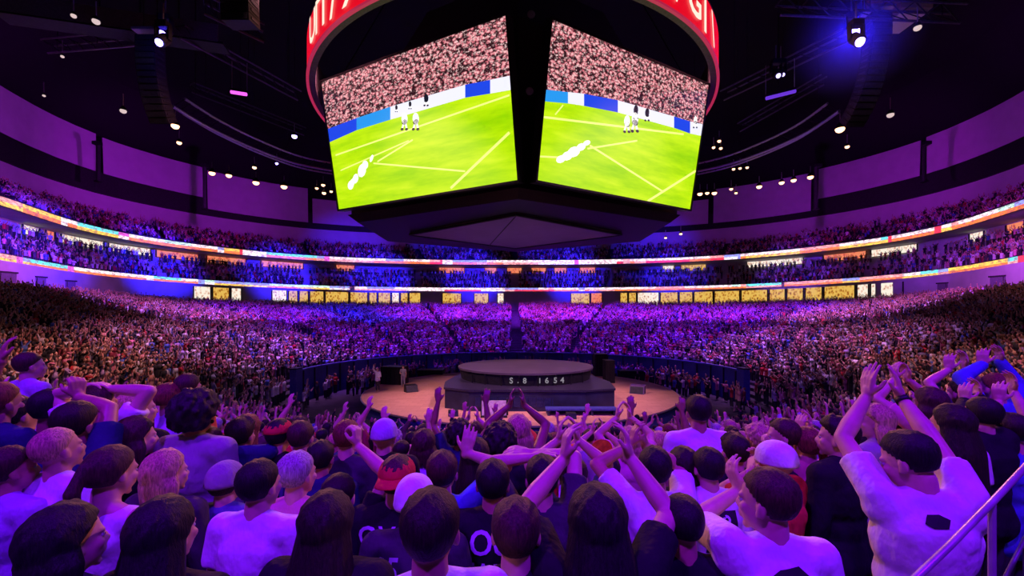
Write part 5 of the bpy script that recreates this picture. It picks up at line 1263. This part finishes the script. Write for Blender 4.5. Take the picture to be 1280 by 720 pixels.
for (lod, t), L in buckets.items():
    V, Fs, Rr = (TN, TM, TF)[lod][t]; n = len(L); P = np.array(L); Rr = np.array(Rr)
    ang = np.arctan2(CY - P[:, 1], CX - P[:, 0]) - PI / 2 + rg_.normal(0, .25, n); s = rg_.uniform(.92, 1.07, n); c, sn = np.cos(ang) * s, np.sin(ang) * s
    X = V[None, :, 0] * c[:, None] - V[None, :, 1] * sn[:, None] + P[:, 0:1]; Y = V[None, :, 0] * sn[:, None] + V[None, :, 1] * c[:, None] + P[:, 1:2]; Z = V[None, :, 2] * s[:, None] + P[:, 2:3]
    VV.append(np.stack([X, Y, Z], -1).reshape(-1, 3).astype('f'))
    lens = np.array([len(f) for f in Fs]); flat = np.array([i for f in Fs for i in f]); nv = len(V)
    FL.append((flat[None, :] + (np.arange(n) * nv)[:, None] + off).ravel()); FS.append(np.tile(lens, n)); off += nv * n
    cols = np.zeros((n, 4, 3)); cols[:, 0] = SKC[rg_.integers(0, len(SKC), n)]; cols[:, 1] = HRC[rg_.integers(0, len(HRC), n)]; cols[:, 2] = SHC[rg_.integers(0, len(SHC), n)] * rg_.uniform(.8, 1.1, (n, 1)); cols[:, 3] = np.array(CLOTHS['charcoal']) * .6
    fc = cols[:, Rr, :].reshape(-1, 3); CC.append(np.concatenate([fc, np.ones((len(fc), 1))], 1).astype('f'))
VV = np.concatenate(VV); FL = np.concatenate(FL).astype('i'); FS = np.concatenate(FS).astype('i'); CC = np.concatenate(CC)
me = bpy.data.meshes.new('crowd'); me.vertices.add(len(VV)); me.vertices.foreach_set('co', VV.ravel()); me.loops.add(len(FL)); me.loops.foreach_set('vertex_index', FL)
me.polygons.add(len(FS)); st_ = np.zeros(len(FS), 'i'); st_[1:] = np.cumsum(FS)[:-1]; me.polygons.foreach_set('loop_start', st_); me.update(calc_edges=True)
ca = me.color_attributes.new('person_colour', 'FLOAT_COLOR', 'CORNER'); ca.data.foreach_set('color', np.repeat(CC, FS, axis=0).ravel())
me.polygons.foreach_set('use_smooth', np.ones(len(FS), bool)); me.update()
m, nt, b = newmat('crowd_cloth'); at = nt.nodes.new('ShaderNodeAttribute'); at.attribute_name = 'person_colour'
f = noise(nt, coords(nt), 9, 2); nt.links.new(mixrgb(nt, .35, at.outputs['Color'], ramp(nt, f, [(.35, (.5, .5, .5)), (.65, (1, 1, 1))]), 'MULTIPLY'), b.inputs['Base Color']); b.inputs['Roughness'].default_value = .8
me.materials.append(m); cr = bpy.data.objects.new('crowd', me); COL.objects.link(cr)
tag(cr, 'dense crowd of distant spectators filling the far bowl and both balconies', 'crowd', kind='stuff')
print('crowd', len(keep), len(VV), len(FS), round(time.time() - T0, 1))

# ================================================================== LIGHT
def spot(p, target, col, power, deg=60, blend=.6, size=.5):
    l = bpy.data.lights.new('spot', 'SPOT'); l.color = col; l.energy = power; l.spot_size = math.radians(deg); l.spot_blend = blend; l.shadow_soft_size = size
    o = bpy.data.objects.new('stage_light', l); COL.objects.link(o); o.location = p
    o.rotation_euler = (Vector(target) - Vector(p)).to_track_quat('-Z', 'Y').to_euler(); return o
VIO = (.19, .012, 1.0); BLU = (.03, .012, 1.0); MAG = (.36, .02, 1.0); WARM = (1, .30, .20); NEAR = (.20, .004, 1.0)
# violet wash on the near rows from the rig above and behind the eye
spot((-9, -9, 25), (-2, 5, 4), NEAR, 26000, 70, .8, .8)
spot((10, -7, 25), (4, 5, 4), (.15, .003, 1), 24000, 70, .8, .8)
spot((0, 8, 27), (0, 8, 3), (.35, .01, .9), 5000, 60, .8, .8)
# warm light from the lamps on the far rig, rims on the near people
spot((-24, 46, 26), (-2, 4, 4), WARM, 42000, 40, .9, .6)
spot((24, 46, 26), (2, 4, 4), (1, .27, .26), 42000, 40, .9, .6)
# far bowl
for a_, col, e in ((-66, (.5, .12, .9), .5), (-52, VIO, .8), (-36, BLU, .8), (-20, VIO, 1.0), (-6, VIO, .9), (8, MAG, .8), (22, VIO, 1.0), (38, VIO, 1.0), (52, VIO, 1.0), (66, (.6, .15, .9), .5)):
    t = math.radians(a_); spot((CX + 18.5 * math.sin(t), CY + 18.5 * math.cos(t), 27), (CX + 46 * math.sin(t), CY + 46 * math.cos(t), 6), col, 240000 * e, 36, .9)
for a_, col, e in ((-80, (.6, .2, .8), .6), (-56, VIO, .8), (-30, VIO, .7), (0, VIO, .7), (30, VIO, .7), (56, VIO, .8), (80, (.6, .2, .8), .6)):
    t = math.radians(a_); spot((CX + 18.5 * math.sin(t), CY + 18.5 * math.cos(t), 27), (CX + 25 * math.sin(t), CY + 25 * math.cos(t), 1), col, 75000 * e, 58, .9)
# balconies in the middle: deep blue
for a_, e, col in ((-72, 1.2, BLU), (-58, 1.6, BLU), (-42, 1.4, BLU), (-26, 1.2, BLU), (-8, 1.0, BLU), (12, 1.0, BLU), (30, .6, BLU), (48, .3, (.2, .03, 1)), (64, .2, (.3, .03, 1))):
    t = math.radians(a_); R = R_rib(t); spot((CX + (R - 26) * math.sin(t), CY + (R - 26) * math.cos(t), 19), (CX + (R + 3) * math.sin(t), CY + (R + 3) * math.cos(t), 14.8), col, 90000 * e, 34, .9)
for a_, e in ((-30, .7), (-12, 1.0), (8, 1.0), (26, .7)):
    t = math.radians(a_); R = R_rib(t); spot((CX + (R - 26) * math.sin(t), CY + (R - 26) * math.cos(t), 25), (CX + (R + 5) * math.sin(t), CY + (R + 5) * math.cos(t), 22), BLU, 60000 * e, 38, .9)
# side stands: neutral pink light
for s in (-1, 1):
    spot((CX + s * 8, 26, 26), (CX + s * 40, 26, 5), (1, .36, .40), 28000, 62, .8, .8)
    spot((CX + s * 10, 18, 24), (CX + s * 24, 12, 3.5), (1, .36, .42), 17000, 70, .8, .8)
    t = s * math.radians(74); R = R_rib(t); spot((CX + (R - 12) * math.sin(t), CY + (R - 12) * math.cos(t), 17), (CX + R * math.sin(t), CY + R * math.cos(t), 10.5), (.55, .08, .9), 12000, 95, .9)
# stage
spot((-15, 16, 26), (1, 32, 0), (1, .48, .55), 34000, 42, .7); spot((16, 17, 26), (0, 32, 0), (1, .42, .75), 34000, 42, .7)
# violet uplight on the pale wall panels
for a_, e in ((95, 1.0), (74, 1.0), (55, .75), (34, .3)):
    for s in (-1, 1):
        t = math.radians(a_) * s; R = R_rib(t); spot((CX + (R - 16) * math.sin(t), CY + (R - 16) * math.cos(t), 26), (CX + (R + 9) * math.sin(t), CY + (R + 9) * math.cos(t), 31), (.44, .012, .80), (12500 if s < 0 else 9500) * e, 105, .8)
# faint light on the foot of the cube
spot((.5, 34, 3.0), (.5, 34, 13), (.6, .4, .9), 500, 120, .9)
# blue glare from the blue roof spotlights onto the rig round them
for (px_, py_, d, e) in ((1066, 46, 28.6, 900), (206, 50, 28.6, 260)):
    l = bpy.data.lights.new('glare', 'POINT'); l.color = (.06, .03, 1); l.energy = e; l.shadow_soft_size = .3; o = bpy.data.objects.new('blue_glare', l); COL.objects.link(o); o.location = W(px_, py_, d)
hz = MB().ball((0, 0, 0), 4.2, n=32).build('haze', [], None, True, loc=W(1068, 42, 28.2)); m = bpy.data.materials.new('haze'); m.use_nodes = True; nt = m.node_tree; nt.nodes.clear()
ou = nt.nodes.new('ShaderNodeOutputMaterial'); vsn = nt.nodes.new('ShaderNodeVolumeScatter'); tc = nt.nodes.new('ShaderNodeTexCoord'); mpp = nt.nodes.new('ShaderNodeMapping'); mpp.inputs['Scale'].default_value = (1 / 4.2,) * 3; gr = nt.nodes.new('ShaderNodeTexGradient'); gr.gradient_type = 'SPHERICAL'
nt.links.new(tc.outputs['Object'], mpp.inputs[0]); nt.links.new(mpp.outputs[0], gr.inputs[0]); pw = nt.nodes.new('ShaderNodeMath'); pw.operation = 'POWER'; pw.inputs[1].default_value = 1.6; nt.links.new(gr.outputs['Fac'], pw.inputs[0])
ml = nt.nodes.new('ShaderNodeMath'); ml.operation = 'MULTIPLY'; ml.inputs[1].default_value = .10; nt.links.new(pw.outputs[0], ml.inputs[0]); nt.links.new(ml.outputs[0], vsn.inputs['Density'])
vsn.inputs['Color'].default_value = (.25, .25, 1, 1); nt.links.new(vsn.outputs[0], ou.inputs['Volume'])
hz.data.materials.append(m); tag(hz, 'blue glowing haze around the brightest blue spotlights', 'haze', kind='stuff')
w = bpy.data.worlds.new('world'); SC.world = w; w.use_nodes = True
w.node_tree.nodes['Background'].inputs[0].default_value = (.25, .12, .6, 1); w.node_tree.nodes['Background'].inputs[1].default_value = .01

# ================================================================== CAMERA
cam = bpy.data.cameras.new('camera'); cam.sensor_width = 36; cam.lens = F / 1280 * 36; cam.shift_y = (HY - 360) / 1280
cam.clip_start = 0.05; cam.clip_end = 500
co = bpy.data.objects.new('camera', cam); COL.objects.link(co); co.location = (0, 0, CZ); co.rotation_euler = (PI / 2, 0, 0); SC.camera = co
vs = SC.view_settings; vs.view_transform = 'Standard'; vs.look = 'None'; vs.exposure = 0.0; vs.gamma = 1.0; vs.use_curve_mapping = False
SC.cycles.use_denoising = True; SC.cycles.max_bounces = 5; SC.cycles.sample_clamp_indirect = 3.0
print('done', round(time.time() - T0, 1))
